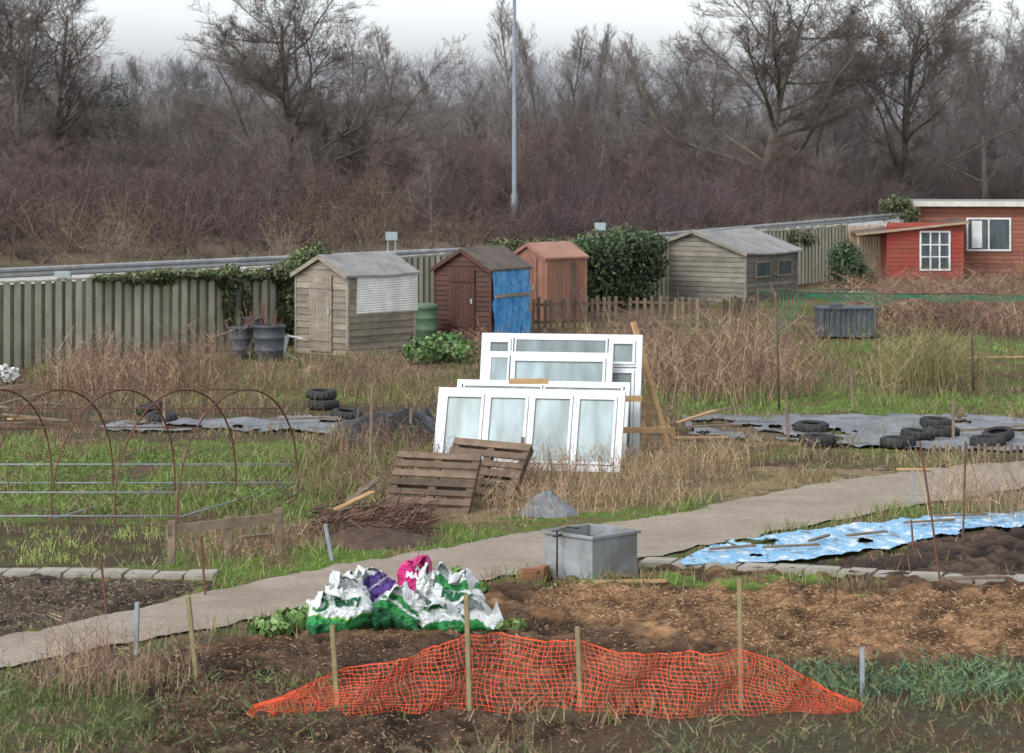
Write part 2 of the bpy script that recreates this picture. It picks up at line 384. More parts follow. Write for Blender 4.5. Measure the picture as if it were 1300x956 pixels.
tree_kind('poplar',m_twig2,23,9.5,.11,[30,6,4,2],[28,28,30,30],[.3,.55,.7,.7],[0,.14,.1,.08,.05,.02],trunkfrac=.12,minr=.008,kinks=.08,bk=m_bark2)
tree_kind('birch',m_twig2,31,8.5,.11,[24,8,5,2],[44,36,34,34],[.38,.52,.62,.8],[0,.08,.06,.04,.03,0],trunkfrac=.15,minr=.008,kinks=.1)
tree_kind('thorn',m_twig2,47,5.5,.08,[22,8,5,2],[55,42,38,36],[.5,.5,.6,.7],[0,.05,.04,.02,.0,0],trunkfrac=.05,minr=.009,kinks=.13)
tree_kind('maple',m_twig,52,8.,.12,[20,8,5,2],[46,38,36,34],[.46,.52,.62,.8],[0,.08,.06,.04,.02,0],trunkfrac=.1,minr=.008,kinks=.11,bk=m_bark2)
def tree(key,u,d,H,rot,label,group=None,wide=1.):
    x=xd(u,d); em=empty('bare_tree',(x,d,float(hz(x,d))),rot,label,'tree',group)
    em.scale=(H*wide,H*wide,H)
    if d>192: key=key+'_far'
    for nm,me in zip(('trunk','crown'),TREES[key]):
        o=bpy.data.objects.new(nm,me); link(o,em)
tree('oak',375,160,1.3,.4,'large bare spreading tree above brown scrub',wide=1.1)
tree('oak',965,180,1.48,2.6,'large bare spreading tree with forked limbs',wide=1.2)
tree('ash',1150,188,1.4,1.,'dense bare tree with rounded twiggy crown',wide=1.2)
GL='bare trees in the woodland belt'
k=0
for u,d,key,H,wd in [(648,205,'poplar',1.35,1),(688,215,'poplar',1.2,1),(722,210,'poplar',1.15,1.),(748,214,'poplar',1.2,.9),(505,220,'poplar',1.15,1.2),(790,200,'birch',1.05,1),
    (20,170,'ash',1.2,1.1),(70,180,'birch',1.35,1.3),(-40,175,'ash',1.3,1),(120,200,'birch',.85,1.2),(300,205,'birch',.9,1.1),(445,195,'birch',1.15,1.1),(560,225,'poplar',.8,1.3),
    (600,200,'birch',.75,1.2),(860,195,'birch',1.05,1.2),(1060,205,'birch',1.3,1.1),(1250,200,'ash',1.2,1.1),(1330,195,'ash',1.25,1),(1210,210,'birch',1.3,1.),(240,215,'birch',.85,1.1),(180,220,'poplar',.85,1.3),(900,210,'birch',1.2,1),(1010,215,'poplar',1.2,1.2),(830,225,'poplar',1.1,1.2),
    (1100,218,'birch',1.2,1.3),(1180,222,'maple',1.3,1.2),(1290,215,'maple',1.3,1.2),(770,220,'maple',1.1,1.2),(35,205,'maple',1.35,1.3),(1035,200,'maple',1.1,1.3)]:
    k+=1; tree(key,u,d,H,k*1.7,'slender bare tree rising from the scrub woodland',GL,wd)
R2=random.Random(99); cnt=0
for i in range(250):
    u=-80+1460*((i*.618)%1)+R2.uniform(-10,10); s0=R2.uniform(0,1); d=(130+90*s0) if u<700 else 150+(u-700)*.045+95*s0
    key=R2.choice(['thorn','thorn','thorn','maple','birch','maple']); H=R2.uniform(.5,.85)*(1 if key!='thorn' else 1.1)
    H*=.66+.36*s0
    if 520<u<640: H*=.85
    if float(sroad(xd(u,d),d))<(19 if u<640 else 14): continue
    cnt+=1; tree(key,u,d,H,i*2.4,'bushy young leafless tree in brown woodland',GL,R2.uniform(1.,1.45))
# woodland masses
m_v=vmat('dry_twigs',rough=.9,nscale=3,namt=.15)
def shrub_proto(n,R,H,sub,seed,sp=.8):
    th=rng.uniform(0,2*math.pi,n); r=R*np.sqrt(rng.uniform(0,1,n)); h=H*(1-.5*(r/R)**2)*rng.uniform(.45,1.05,n)
    B=np.stack([r*.2*np.cos(th),r*.2*np.sin(th),np.full(n,-.1)],1); T=np.stack([r*np.cos(th),r*np.sin(th),h],1)
    M=(B+T)/2; M[:,:2]+=rng.normal(0,.12*R,(n,2)); bs=[B,M];ts=[M,T];ws=[np.ones(n),np.full(n,.8)]
    L=np.linalg.norm(T-B,axis=1,keepdims=True)
    for j in range(sub):
        t=rng.uniform(.3,.98,n)[:,None]; b=np.where(t<.5,B+(M-B)*t*2,M+(T-M)*(t*2-1)); dd=(T-B)/L*.6+rng.normal(0,sp,(n,3)); dd[:,2]=dd[:,2]*.7+.15
        bs.append(b); ts.append(b+dd*(H*.15*rng.uniform(.4,1.3,(n,1)))); ws.append(np.full(n,.6))
    return np.concatenate(bs),np.concatenate(ts),np.concatenate(ws)
def scatter(name,P,protos,scales,width,cols,label,cat,jit=.15):
    Vs=[];Qs=[];Cs=[];n0=0; N=len(P); which=rng.integers(0,len(protos),N)
    cc=cols(P) if callable(cols) else pick(cols,N,jit)
    for i,(B,T,W) in enumerate(protos):
        m=which==i; K=m.sum()
        if not K: continue
        a=rng.uniform(0,2*math.pi,K); ca=np.cos(a)[:,None];sa=np.sin(a)[:,None]; s=scales[m][:,None]
        z=hz(P[m,0],P[m,1])[:,None]
        def tr(X):
            return np.stack([(X[None,:,0]*ca-X[None,:,1]*sa)*s+P[m,0][:,None],(X[None,:,0]*sa+X[None,:,1]*ca)*s+P[m,1][:,None],X[None,:,2]*s+z],-1).reshape(-1,3)
        V,Qd=strips(tr(B),tr(T),np.tile(W,K)*width)
        c=np.repeat(cc[m],len(B),0)*rng.uniform(.6,1.4,(K*len(B),1)); c=np.repeat(c,4,0)
        Vs.append(V);Qs.append(Qd+n0);Cs.append(c);n0+=len(V)
    o=np_mesh(name,np.concatenate(Vs),np.concatenate(Qs),np.concatenate(Cs),m_v); tag(o,label,cat,kind='stuff'); return o
def fr(n,d0,d1,u0=-120,u1=1420):
    d=np.sqrt(rng.uniform(d0**2,d1**2,n)); u=rng.uniform(u0,u1,n); return np.stack([(u-CX)/F*d,d],1),u
P,u=fr(5600,105,240); s=sroad(P[:,0],P[:,1]); st=np.where(u<640,12,9.5)+rng.uniform(-2,12,len(s))*np.where(u<640,1.,.5)
ok=(s>st)&(s<85); P=P[ok];u=u[ok]
sp=[shrub_proto(32,1.5,2.3,5,i) for i in range(5)]
def ccol(P):
    n=fbm(P[:,0]*.12,P[:,1]*.06,13); a=pick([(98,82,74),(84,71,66),(116,101,85),(76,65,60)],len(P),.25); b=pick([(84,72,72),(76,65,65),(94,78,75)],len(P),.2)
    m=sm(.42,.58,n+.08*np.clip(P[:,0]/20,-1,1))[:,None]; haze_mix=sm(120,230,P[:,1])[:,None]*.3; c=a*(1-m)+b*m
    return c*(1-haze_mix)+np.array(lin((124,116,112)))*haze_mix  # greyer with depth: distance haze painted into the scrub colour
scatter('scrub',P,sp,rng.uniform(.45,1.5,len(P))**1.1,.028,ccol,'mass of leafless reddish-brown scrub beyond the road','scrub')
P,u=fr(760,178,300); s=sroad(P[:,0],P[:,1]); P=P[s>42]
sp2=[shrub_proto(46,2.4,6.5,6,i,.6) for i in range(4)]
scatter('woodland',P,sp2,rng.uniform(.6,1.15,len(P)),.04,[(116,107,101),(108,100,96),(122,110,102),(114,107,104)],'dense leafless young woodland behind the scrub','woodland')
P,u=fr(1500,330,700); 
sp3=[shrub_proto(44,4.5,9,4,i,.6) for i in range(3)]
scatter('distant_woodland',P,sp3,rng.uniform(.65,1.15,len(P)),.16,[(150,151,153),(158,158,160),(140,141,144)],'bare woodland on a distant hill, greyed as painted haze','woodland')  # the pale greys are distance haze put into the twig colours
P,u=fr(9000,108,190); s=sroad(P[:,0],P[:,1]); P=P[(s>9)&(s<40)]
B=np.stack([P[:,0],P[:,1],hz(P[:,0],P[:,1])],1); T=B+np.stack([rng.normal(0,.2,len(B)),rng.normal(0,.15,len(B)),rng.uniform(.2,.5,len(B))],1)
V,Qd=strips(B,T,.05); o=np_mesh('verge_grass',V,Qd,np.repeat(pick([(124,106,86),(106,92,76),(98,96,70),(90,78,70)],len(B)),4,0),m_v); tag(o,'dry tan grass on the road verge','grass',kind='stuff')
# ---------------------------------------------------------------- leaves
m_leaf=vmat('ivy_leaves',rough=.55,nscale=8,namt=.2,spec=.4)
m_core=mat('painted_shade_core',(34,36,26),(24,26,20),scale=8,bump=.5)  # near-black for filler cores: shade inside the foliage painted as colour
def leaves(name,blobs,size,cols,label,cat,n=2500,core=True,group=None):
    em=empty(name,(blobs[0][0],blobs[0][1],0),0,label,cat,group)
    ox,oy=blobs[0][0],blobs[0][1]
    tot=sum(b[3]*b[5]+b[3]*b[4] for b in blobs); VV=[];CC=[]
    for b in blobs:
        k=int(n*(b[3]*b[5]+b[3]*b[4])/tot)
        v=rng.normal(size=(k,3)); v/=np.linalg.norm(v,axis=1,keepdims=True)
        rad=(.6+.64*fbm(v[:,0]*2.6+b[0]*3,v[:,1]*2.6+v[:,2]*3,4))*rng.uniform(.76,1.18,k)
        C=np.array([b[0]-ox,b[1]-oy,b[2]])+v*rad[:,None]*np.array(b[3:6])
        nrm=v+rng.normal(0,.55,(k,3)); nrm/=np.linalg.norm(nrm,axis=1,keepdims=True)
        a=np.cross(nrm,rng.normal(size=(k,3)));a/=np.linalg.norm(a,axis=1,keepdims=True);bb=np.cross(nrm,a)
        s=(size*rng.uniform(.6,1.3,k))[:,None]
        VV.append(np.stack([C-a*s*.5,C+bb*s*.42,C+a*s*.55,C-bb*s*.42],1)); 
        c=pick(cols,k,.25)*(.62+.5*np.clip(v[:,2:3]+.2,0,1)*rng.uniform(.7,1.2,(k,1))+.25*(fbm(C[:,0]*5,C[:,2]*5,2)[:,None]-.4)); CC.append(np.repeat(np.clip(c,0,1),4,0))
    V=np.concatenate(VV).reshape(-1,3)
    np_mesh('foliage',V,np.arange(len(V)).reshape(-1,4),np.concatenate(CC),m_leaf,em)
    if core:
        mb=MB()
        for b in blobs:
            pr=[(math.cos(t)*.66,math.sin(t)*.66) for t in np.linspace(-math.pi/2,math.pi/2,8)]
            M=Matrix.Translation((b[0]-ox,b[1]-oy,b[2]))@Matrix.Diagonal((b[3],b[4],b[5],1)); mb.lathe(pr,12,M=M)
        mb.build('stems',m_core,em,True)  # solid dark ellipsoids filling the clump, inner shade painted on, no real stems
    return em
IVY=[(78,96,54),(62,80,46),(92,108,64),(54,68,42),(112,112,76),(100,90,66)]
# boundary fence ------------------------------------------------------
FP=np.array([(-18,50.5),(-10.8,60.2),(-5.57,67.2),(-1.96,74.),(9.2,94.),(11.6,98.5)])
m_fence=mat('fence_weathered',(192,187,168),(168,163,145),scale=2.5,stretch=(2,2,.5),bump=.3,dirt=(138,138,116),dirt_amt=.5)
m_fdark=mat('fence_recess',(128,124,108),(104,100,86),scale=2,bump=.2)
em=empty('boundary_fence',(0,0,0),0,'long weathered vertical batten timber fence beside the road','fence')
Lf=resample(FP,int(np.sum(np.linalg.norm(np.diff(FP,axis=0),axis=1))/.3)); mb=MB();mk=MB();mr=MB()
for i in range(len(Lf)-1):
    a=Vector((*Lf[i],0));b=Vector((*Lf[i+1],0));t=(b-a).normalized();nrm=Vector((t.y,-t.x,0)); h=1.84+random.uniform(-.02,.02)
    mb.tint=random.uniform(.78,1.12); c=a+t*.08
    def pl(m,p,w,o0,o1,z0,z1):
        q=[p-t*w+nrm*o0,p+t*w+nrm*o0,p+t*w+nrm*o1,p-t*w+nrm*o1]; m.hexa([x+Vector((0,0,z0)) for x in q]+[x+Vector((0,0,z1)) for x in q])
    pl(mb,c,.085,.045,.07,-.1,h)
    mk.tint=random.uniform(.8,1.15); pl(mk,(a+b)/2,.149,0,.03,-.1,h-.04)
    pl(mr,(a+b)/2,.148,-.03,.09,h+.002,h+.04)
mb.build('batten',m_fence,em); mk.build('board',m_fdark,em); mr.build('top_rail',m_fence,em)
def fpt(u):
    best=min(range(len(Lf)),key=lambda i:abs(CX+F*Lf[i][0]/Lf[i][1]-u)); return Lf[best]
def fivy(us,label,n):
    bl=[]
    for u,z,r,rz in us:
        p=fpt(u); bl.append((p[0]+.12,p[1]-.22,z,r,.28,rz))
    leaves('ivy_plant',bl,.08,IVY,label,'ivy',n,core=False)
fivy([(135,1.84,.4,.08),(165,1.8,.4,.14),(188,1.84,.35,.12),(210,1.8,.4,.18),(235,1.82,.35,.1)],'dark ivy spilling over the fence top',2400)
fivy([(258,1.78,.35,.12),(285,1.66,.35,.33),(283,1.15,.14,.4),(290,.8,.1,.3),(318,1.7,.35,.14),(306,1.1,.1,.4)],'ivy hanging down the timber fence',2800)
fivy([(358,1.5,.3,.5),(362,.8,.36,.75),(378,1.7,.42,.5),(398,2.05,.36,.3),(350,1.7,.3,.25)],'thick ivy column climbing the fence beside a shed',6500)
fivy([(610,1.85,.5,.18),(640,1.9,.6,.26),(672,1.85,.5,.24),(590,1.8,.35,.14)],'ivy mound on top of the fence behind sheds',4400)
hb=[]
for u,v,r in [(702,330,.65),(722,330,.7),(742,326,.75),(735,350,.9),(762,342,.95),(765,320,.72),(790,340,.9),(792,314,.74),(812,318,.65),(818,336,.65),(826,310,.45),(740,376,.8),(772,376,.9),(800,372,.75),(720,364,.7)]:
    p=fpt(u); dd_=p[1]-.8
    hb.append((xd(u,dd_),dd_+random.uniform(-.2,.2),max(.4,zr(v,dd_)),r*.95,.7,r*.82))
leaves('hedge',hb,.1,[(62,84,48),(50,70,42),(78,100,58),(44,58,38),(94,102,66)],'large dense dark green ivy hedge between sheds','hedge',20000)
leaves('evergreen_bush',[(xd(1080,86),86,.75,.62,.6,.8),(xd(1072,86),86,1.25,.5,.5,.5),(xd(1092,86),86.2,.5,.5,.5,.6)],.08,[(58,78,46),(74,92,54),(50,64,42)],'rounded evergreen bush beside the red cabin','bush',5200)
leaves('hedge',[(xd(1140,76),76,.2,.9,.4,.26),(xd(1175,76),76.2,.25,.9,.4,.28)],.08,[(60,86,48),(50,72,42)],'low green hedge beside the storage tank','hedge',2800)
leaves('evergreen_bush',[(xd(985,95),94,1.6,.8,.5,.3),(xd(1010,96),95,1.5,.6,.5,.3)],.09,[(90,96,62),(106,102,74)],'bushy olive-green shrub over the fence','bush',1600)
leaves('conifer_tree',[(xd(150,178),178,4,1.8,1.8,1.6),(xd(150,178),178,6.,1.4,1.4,1.6),(xd(148,178),178,7.6,.8,.8,1.),(xd(165,178),178,2.8,1.6,1.6,1.4)],.14,[(84,94,76),(74,84,68)],'muted dark green conifer among bare trees','tree',3600,core=False)
leaves('bramble_bush',[(xd(1200,140),147,.7,2.2,1.2,.7),(xd(1260,140),146,.6,2.,1.,.6)],.12,[(78,88,56),(96,90,64)],'olive bramble clump beyond the barrier','bush',1800,core=False)
# ---------------------------------------------------------------- sheds
m_greyw=mat('weathered_boards',(158,146,130),(128,118,104),scale=3,stretch=(.6,.6,5),bump=.5,dirt=(106,102,88),dirt_amt=.6)
m_brownw=mat('brown_painted_boards',(88,58,50),(74,50,44),scale=3,stretch=(.6,.6,5),bump=.4,rough=.7)
m_felt=mat('roof_felt',(136,136,134),(114,112,110),scale=4,bump=.3,dirt=(156,154,148),dirt_amt=.6)
m_feltdk=mat('roof_felt_dark',(98,88,82),(78,72,68),scale=4,bump=.3,dirt=(118,104,90),dirt_amt=.5)
m_redplastic=mat('red_brown_cladding',(146,106,88),(130,94,80),scale=2,bump=.1,rough=.6)
m_redroof=mat('red_brown_roof',(162,122,102),(146,110,94),scale=2,bump=.1,rough=.6)
m_greyw2=mat('silver_boards',(144,136,126),(116,110,100),scale=3,stretch=(.6,.6,5),bump=.5,dirt=(96,94,84),dirt_amt=.6)
m_corr=mat('white_corrugated_sheet',(226,226,222),(206,206,200),scale=3,bump=.1,dirt=(170,164,148),dirt_amt=.45,rough=.6)
m_bluetarp=mat('blue_tarpaulin',(52,146,208),(36,118,182),scale=5,bump=1.,rough=.45,bdist=.05,dirt=(130,186,218),dirt_amt=.5,dscale=3)
m_dark=mat('dark_interior',(22,20,18),(16,15,14),bump=0)
m_white=mat('white_paint',(222,224,222),(206,208,206),scale=3,bump=.05,rough=.5,dirt=(168,162,146),dirt_amt=.35)
m_glassd=glass('dark_glass',(78,86,90),1.,.12)
def shed(name,label,u,v,yaw,w,l,he,hr,wall,roof,bh=.14,over=.1,door=True,vert=False,sag=0):
    p=gp(u,v); em=empty(name,(p[0],p[1],0),-math.radians(yaw),label,'shed')
    core=MB(); k=.02; ce=he-.1-sag; cr_=hr-.14-sag
    core.add([(-w+k,k,-.05),(-k,k,-.05),(-k,k,ce),(-w/2,k,cr_),(-w+k,k,ce),(-w+k,l-k,-.05),(-k,l-k,-.05),(-k,l-k,ce),(-w/2,l-k,cr_),(-w+k,l-k,ce)],
             [(0,1,2,3,4),(9,8,7,6,5),(1,6,7,2),(0,4,9,5),(0,5,6,1),(2,7,8,3),(4,3,8,9)])
    core.build('inner_shell',m_dark,em)
    mb=MB()
    if not vert:
        z=-.02
        while z<hr-.06:
            z1=min(z+bh,hr-.03); o0=.022+random.uniform(0,.008);o1=.004
            def hw(zz): return 0 if zz<=he else (zz-he)/(hr-he)*w/2
            mb.tint=random.uniform(.68,1.18)
            a0,a1=hw(z),hw(z1); ja=random.uniform(-.008,.008)
            mb.hexa([(-w+a0,-o0,z+ja),(-a0,-o0,z),(-a0,k,z),(-w+a0,k,z),(-w+a1,-o1,z1),(-a1,-o1,z1),(-a1,k,z1),(-w+a1,k,z1)])
            mb.hexa([(-w+a0,l-k,z),(-a0,l-k,z),(-a0,l+.02,z),(-w+a0,l+.02,z),(-w+a1,l-k,z1),(-a1,l-k,z1),(-a1,l+.02,z1),(-w+a1,l+.02,z1)])
            if z<he-.03:
                z2=min(z1,he-.005-sag*.8); mb.tint=random.uniform(.68,1.18)
                mb.hexa([(-k,.021,z),(o0,.021,z+ja),(o0,l-.021,z),(-k,l-.021,z),(-k,.021,z2),(o1,.021,z2),(o1,l-.021,z2),(-k,l-.021,z2)])
                mb.hexa([(-w-o0,.021,z),(-w+k,.021,z),(-w+k,l-.021,z),(-w-o0,l-.021,z),(-w-o1,.021,z2),(-w+k,.021,z2),(-w+k,l-.021,z2),(-w-o1,l-.021,z2)])
            z+=bh
    else:
        x=-w
        while x<-.03:
            x1=min(x+bh,0); mb.tint=random.uniform(.85,1.1)
            hh=lambda q: he+(hr-he)*(1-abs(q+w/2)/(w/2))
            mb.hexa([(x+.004,-.02,-.02),(x1-.004,-.02,-.02),(x1-.004,k,-.02),(x+.004,k,-.02),(x+.004,-.02,hh(x)-.02),(x1-.004,-.02,hh(x1)-.02),(x1-.004,k,hh(x1)-.02),(x+.004,k,hh(x)-.02)]); x+=bh
        y=.021
        while y<l-.05:
            y1=min(y+bh,l-.021); mb.tint=random.uniform(.85,1.1)
            mb.box(-k,.02,y+.004,y1-.004,-.02,he-.01); mb.box(-w-.02,-w+k,y+.004,y1-.004,-.02,he-.01); y+=bh
    mb.build('wall',wall,em)
    for cx,cy in ((-w-.02,0),(.03,0),(.02,l)):
        mb=MB(); mb.tint=1.08; mb.box(cx-.03,cx+.02,cy-.035,cy+.03,-.02,he-.02); mb.build('corner_trim',wall,em)
    def slope(sgn):
        n=9; V=[];Q=[]
        xe=-w/2+sgn*(w/2+over); ze=he-(hr-he)*over/(w/2)
        for i in range(n+1):
            y=-over+(l+2*over)*i/n; dz=-sag*math.sin(math.pi*i/n)+random.uniform(-.006,.006)
            for x_,z_ in ((-w/2,hr+.03),(xe,ze+.03),(xe,ze-.02),(-w/2,hr-.015)): V.append((x_,y,z_+dz))
        for i in range(n):
            for j in range(4): Q.append((i*4+j,i*4+(j+1)%4,i*4+4+(j+1)%4,i*4+4+j))
        Q+=[(0,3,2,1),(n*4,n*4+1,n*4+2,n*4+3)]
        return V,Q
    mb=MB()
    for sg in (1,-1):
        V,Qd=slope(sg); mb.tint=1.05 if sg>0 else .9; mb.add(V,Qd)
    mb.build('roof',roof,em)
    mb=MB(); 
    for sg in (1,-1):
        mb.beam((-w/2,-over-.015,hr-.03),(-w/2+sg*(w/2+over),-over-.015,he-(hr-he)*over/(w/2)-.03),.025,.09)
    mb.build('barge_board',wall,em)
    if door:
        mb=MB(); dw=min(.75,w*.5); x0=-w/2-dw/2; n=int(dw/.1)
        for i in range(n):
            mb.tint=random.uniform(.8,1.1); mb.box(x0+i*dw/n+.003,x0+(i+1)*dw/n-.003,-.06,-.036,.06,he-.03)
        for zz in (.3,he-.35): mb.box(x0,x0+dw,-.08,-.061,zz,zz+.09)
        mb.build('door',wall,em)
        mb=MB(); mb.box(x0+dw-.1,x0+dw-.05,-.1,-.081,he*.5,he*.5+.12); mb.build('latch',m_galv,em)
    return em
s1=shed('garden_shed','weathered grey timber shed patched with white sheet',441,452,43,1.66,2.12,1.84,2.24,m_greyw,m_felt,bh=.15,door=True,sag=.03)
mb=MB(); n=60
V=[];Qd=[]
for i in range(n+1):
    z=.95+.84*i/n; o_=.06+.006*math.cos(i*1.6)
    V+= [(o_,.28,z),(o_,2.17,z+.02)]
for i in range(n): Qd.append((2*i,2*i+1,2*i+3,2*i+2))
mb.add(V,Qd); mb.box(.03,.045,.26,2.2,.93,1.8); mb.build('white_panel',m_corr,s1)
s2=shed('garden_shed','dark brown timber shed with blue tarpaulin over its side',622,432,31,1.55,1.8,1.74,2.2,m_brownw,m_feltdk,bh=.12)
n=24;V=[]
for j in range(n+1):
    for i in range(n+1):
        y=.02+1.74*i/n; z=1.66-1.58*j/n
        V.append((.05+.05*abs(math.sin(i*.9+j*.25))*(.3+j/n)+.04*random.random()*.5,y,z+ (.04*math.sin(i*.8) if j==n else 0)))
Qd=[(j*(n+1)+i,j*(n+1)+i+1,(j+1)*(n+1)+i+1,(j+1)*(n+1)+i) for j in range(n) for i in range(n)]
mb=MB();mb.add(V,Qd);mb.build('tarpaulin',m_bluetarp,s2,True)
mb=MB();mb.box(.12,.15,.03,1.76,1.02,1.1);mb.build('batten',m_greyw,s2)
s3=shed('garden_shed','small red-brown vertical clad garden shed',694,410,50,1.42,1.36,1.74,2.08,m_redplastic,m_redroof,bh=.16,vert=True,over=.08)
mb=MB();mb.box(.03,.05,.9,1.0,.2,1.6);mb.build('door_edge',m_feltdk,s3)
s4=shed('garden_shed','large low silver-grey timber shed with felt roof',946,384,35,3.5,3.1,1.5,2.1,m_greyw2,m_felt,bh=.15,over=.16,sag=.05,door=False)
for a in (.6,1.9):
    mb=MB(); mb.box(.03,.045,a,a+.8,.75,1.15); mb.build('window',m_glassd,s4)
    mb=MB()
    for q_ in ((a-.05,a,.7,1.2),(a+.8,a+.85,.7,1.2),(a,a+.8,.7,.75),(a,a+.8,1.15,1.2)): mb.box(.03,.06,*q_)
    mb.build('window_frame',m_greyw,s4)
# red cabin
m_redbrick=mat('red_painted_boards',(154,66,54),(132,58,50),scale=3,bump=.4,stretch=(.6,.6,5),dirt=(112,84,72),dirt_amt=.5)
m_brickd=mat('orange_brown_boards',(142,92,74),(120,80,66),scale=3,bump=.4,stretch=(.6,.6,5))
m_fascia=mat('pale_fascia',(200,196,186),(182,176,164),bump=.1)
m_ply=mat('plywood',(164,144,118),(146,128,104),scale=2,bump=.1)
def win(parent,x0,x1,z0,z1,y,cols,rows):
    g=MB();g.box(x0,x1,y,y+.015,z0,z1);g.build('pane',m_glassd,parent)
    f=MB();t=.06
    f.box(x0-t,x0,y-.04,y+.02,z0-t,z1+t);f.box(x1,x1+t,y-.04,y+.02,z0-t,z1+t);f.box(x0,x1,y-.04,y+.02,z0-t,z0);f.box(x0,x1,y-.04,y+.02,z1,z1+t)
    for i in range(1,cols): xx=x0+(x1-x0)*i/cols; f.box(xx-.025,xx+.025,y-.03,y-.002,z0,z1)
    for i in range(1,rows):
        zz=z0+(z1-z0)*i/rows; f.box(x0,x1,y-.026,y-.004,zz-.02,zz+.02)
    f.build('window_frame',m_white,parent)
d=100.; x0=xd(1170,d); cab=empty('cabin',(x0,d,0),math.radians(-4),'red timber cabin with flat roof and white windows','cabin')
mb=MB()
z=0
while z<2.45:
    mb.tint=random.uniform(.8,1.12); mb.hexa([(0,-.02,z),(5.6,-.02,z),(5.6,.1,z),(0,.1,z),(0,-.002,z+.145),(5.6,-.002,z+.145),(5.6,.1,z+.145),(0,.1,z+.145)]); 
    mb.hexa([(-.02,.1,z),(.1,.1,z),(.1,3.4,z),(-.02,3.4,z),(-.002,.1,z+.145),(.1,.1,z+.145),(.1,3.4,z+.145),(-.002,3.4,z+.145)]); z+=.15
mb.box(5.5,5.6,.1,3.4,0,2.5); mb.box(0,5.6,3.4,3.5,0,2.5)
mb.build('wall',m_brickd,cab)
mb=MB();mb.box(-.3,5.9,-.3,3.8,2.56,2.62);mb.build('roof',m_felt,cab)
mb=MB();mb.box(-1.0,5.92,-.36,-.301,2.46,2.64);mb.box(-.36,-.301,-.3,3.8,2.48,2.63);mb.build('fascia',m_fascia,cab)
win(cab,1.62,3.05,.95,2.0,-.03,2,1)
mb=MB();mb.box(1.75,2.1,-.05,-.035,1.0,1.95);mb.build('curtain',m_white,cab)
d=98.; x0=xd(1126,d); ann=empty('lean_to_shed',(x0,d,0),math.radians(0),'low red painted lean-to with white glazed door','shed')
mb=MB();z=0
while z<1.85:
    mb.tint=random.uniform(.85,1.12); mb.hexa([(0,-.02,z),(2.65,-.02,z),(2.65,.08,z),(0,.08,z),(0,-.004,z+.145),(2.65,-.004,z+.145),(2.65,.08,z+.145),(0,.08,z+.145)]);z+=.15
mb.box(0,.08,.08,1.8,0,1.75);mb.box(2.57,2.65,.08,1.8,0,1.85);mb.build('wall',m_redbrick,ann)
mb=MB();mb.hexa([(-1.1,-.25,1.5),(2.8,-.25,1.93),(2.8,1.9,1.98),(-1.1,1.9,1.55),(-1.1,-.25,1.56),(2.8,-.25,1.99),(2.8,1.9,2.04),(-1.1,1.9,1.61)]);mb.build('roof',m_feltdk,ann)
mb=MB();mb.hexa([(-1.1,-.28,1.5),(2.8,-.28,1.92),(2.8,-.252,1.92),(-1.1,-.252,1.5),(-1.1,-.28,1.58),(2.8,-.28,2.),(2.8,-.252,2.),(-1.1,-.252,1.58)]);mb.build('fascia',m_ply,ann)
mb=MB();mb.box(-1.05,-.97,-.2,-.12,0,1.48);mb.build('post',m_ply,ann)
win(ann,1.18,2.12,.35,1.6,-.03,3,3)
p=(xd(1095,99.5),99.5); scr=empty('timber_screen',(p[0],p[1],0),math.radians(8),'pale slatted timber screen beside the lean-to','fence')
mb=MB()
for i in range(16): mb.tint=random.uniform(.85,1.1); mb.box(-.8+i*.1,-.8+i*.1+.07,-.02,.02,.0,1.8+random.uniform(-.03,.03))
mb.build('slat',m_ply,scr)
for z_ in (.4,1.4): mb=MB();mb.box(-.82,.82,.021,.06,z_,z_+.08);mb.build('rail',m_ply,scr)
leaves('ivy_plant',[(xd(1138,99.3),99.4,2.55,.55,.4,.3),(xd(1155,99.3),99.3,2.2,.35,.3,.35)],.08,IVY,'ivy clump hanging from the cabin roof corner','ivy',1800)
# ---------------------------------------------------------------- stacked window frames
m_upvc=mat('white_window_plastic',(216,219,220),(204,207,209),scale=2,bump=.02,rough=.45,dirt=(176,176,170),dirt_amt=.4)
m_frost=glass('frosted_glass',(140,156,156),.95,.2)
m_clear=glass('grey_glass',(122,134,134),.85,.1)
def lean(u,v,yaw,back,z=0,dy=0):
    p=gp(u,v); return Matrix.Translation((p[0],p[1]+dy,z))@Matrix.Rotation(math.radians(yaw),4,'Z')@Matrix.Rotation(-math.radians(back),4,'X')
def wframe(M,W,H,cells,label,g,t=.075):
    em=empty('window_frame',None,label=label,cat='window frame',group='stacked discarded window frames',M=M)
    f=MB(); f.box(0,W,0,.07,0,t);f.box(0,W,0,.07,H-t,H);f.box(0,t,.001,.069,t,H-t);f.box(W-t,W,.001,.069,t,H-t)
    for x0,x1,z0,z1,sash in cells:
        s=.03
        f.box(x0-s,x0,.002,.068,z0-s,z1+s);f.box(x1,x1+s,.002,.068,z0-s,z1+s);f.box(x0,x1,.003,.067,z0-s,z0);f.box(x0,x1,.003,.067,z1,z1+s)
        q=.05 if sash else 0
        if sash:
            f.box(x0+.006,x0+q,-.018,.05,z0+.006,z1-.006);f.box(x1-q,x1-.006,-.018,.05,z0+.006,z1-.006)
            f.box(x0+q,x1-q,-.018,.05,z0+.006,z0+q);f.box(x0+q,x1-q,-.018,.05,z1-q,z1-.006)
        p=MB();p.box(x0+q+.001,x1-q-.001,.02,.035,z0+q+.001,z1-q-.001);p.build('pane',g,em)
    f.build('frame',m_upvc,em,bevel=.004)
    return em
W=2.86; xs4=[.08,.75,1.43,2.11,2.78]
cells=[(xs4[i]+.025,xs4[i+1]-.025,.1,1.16,True) for i in range(4)]
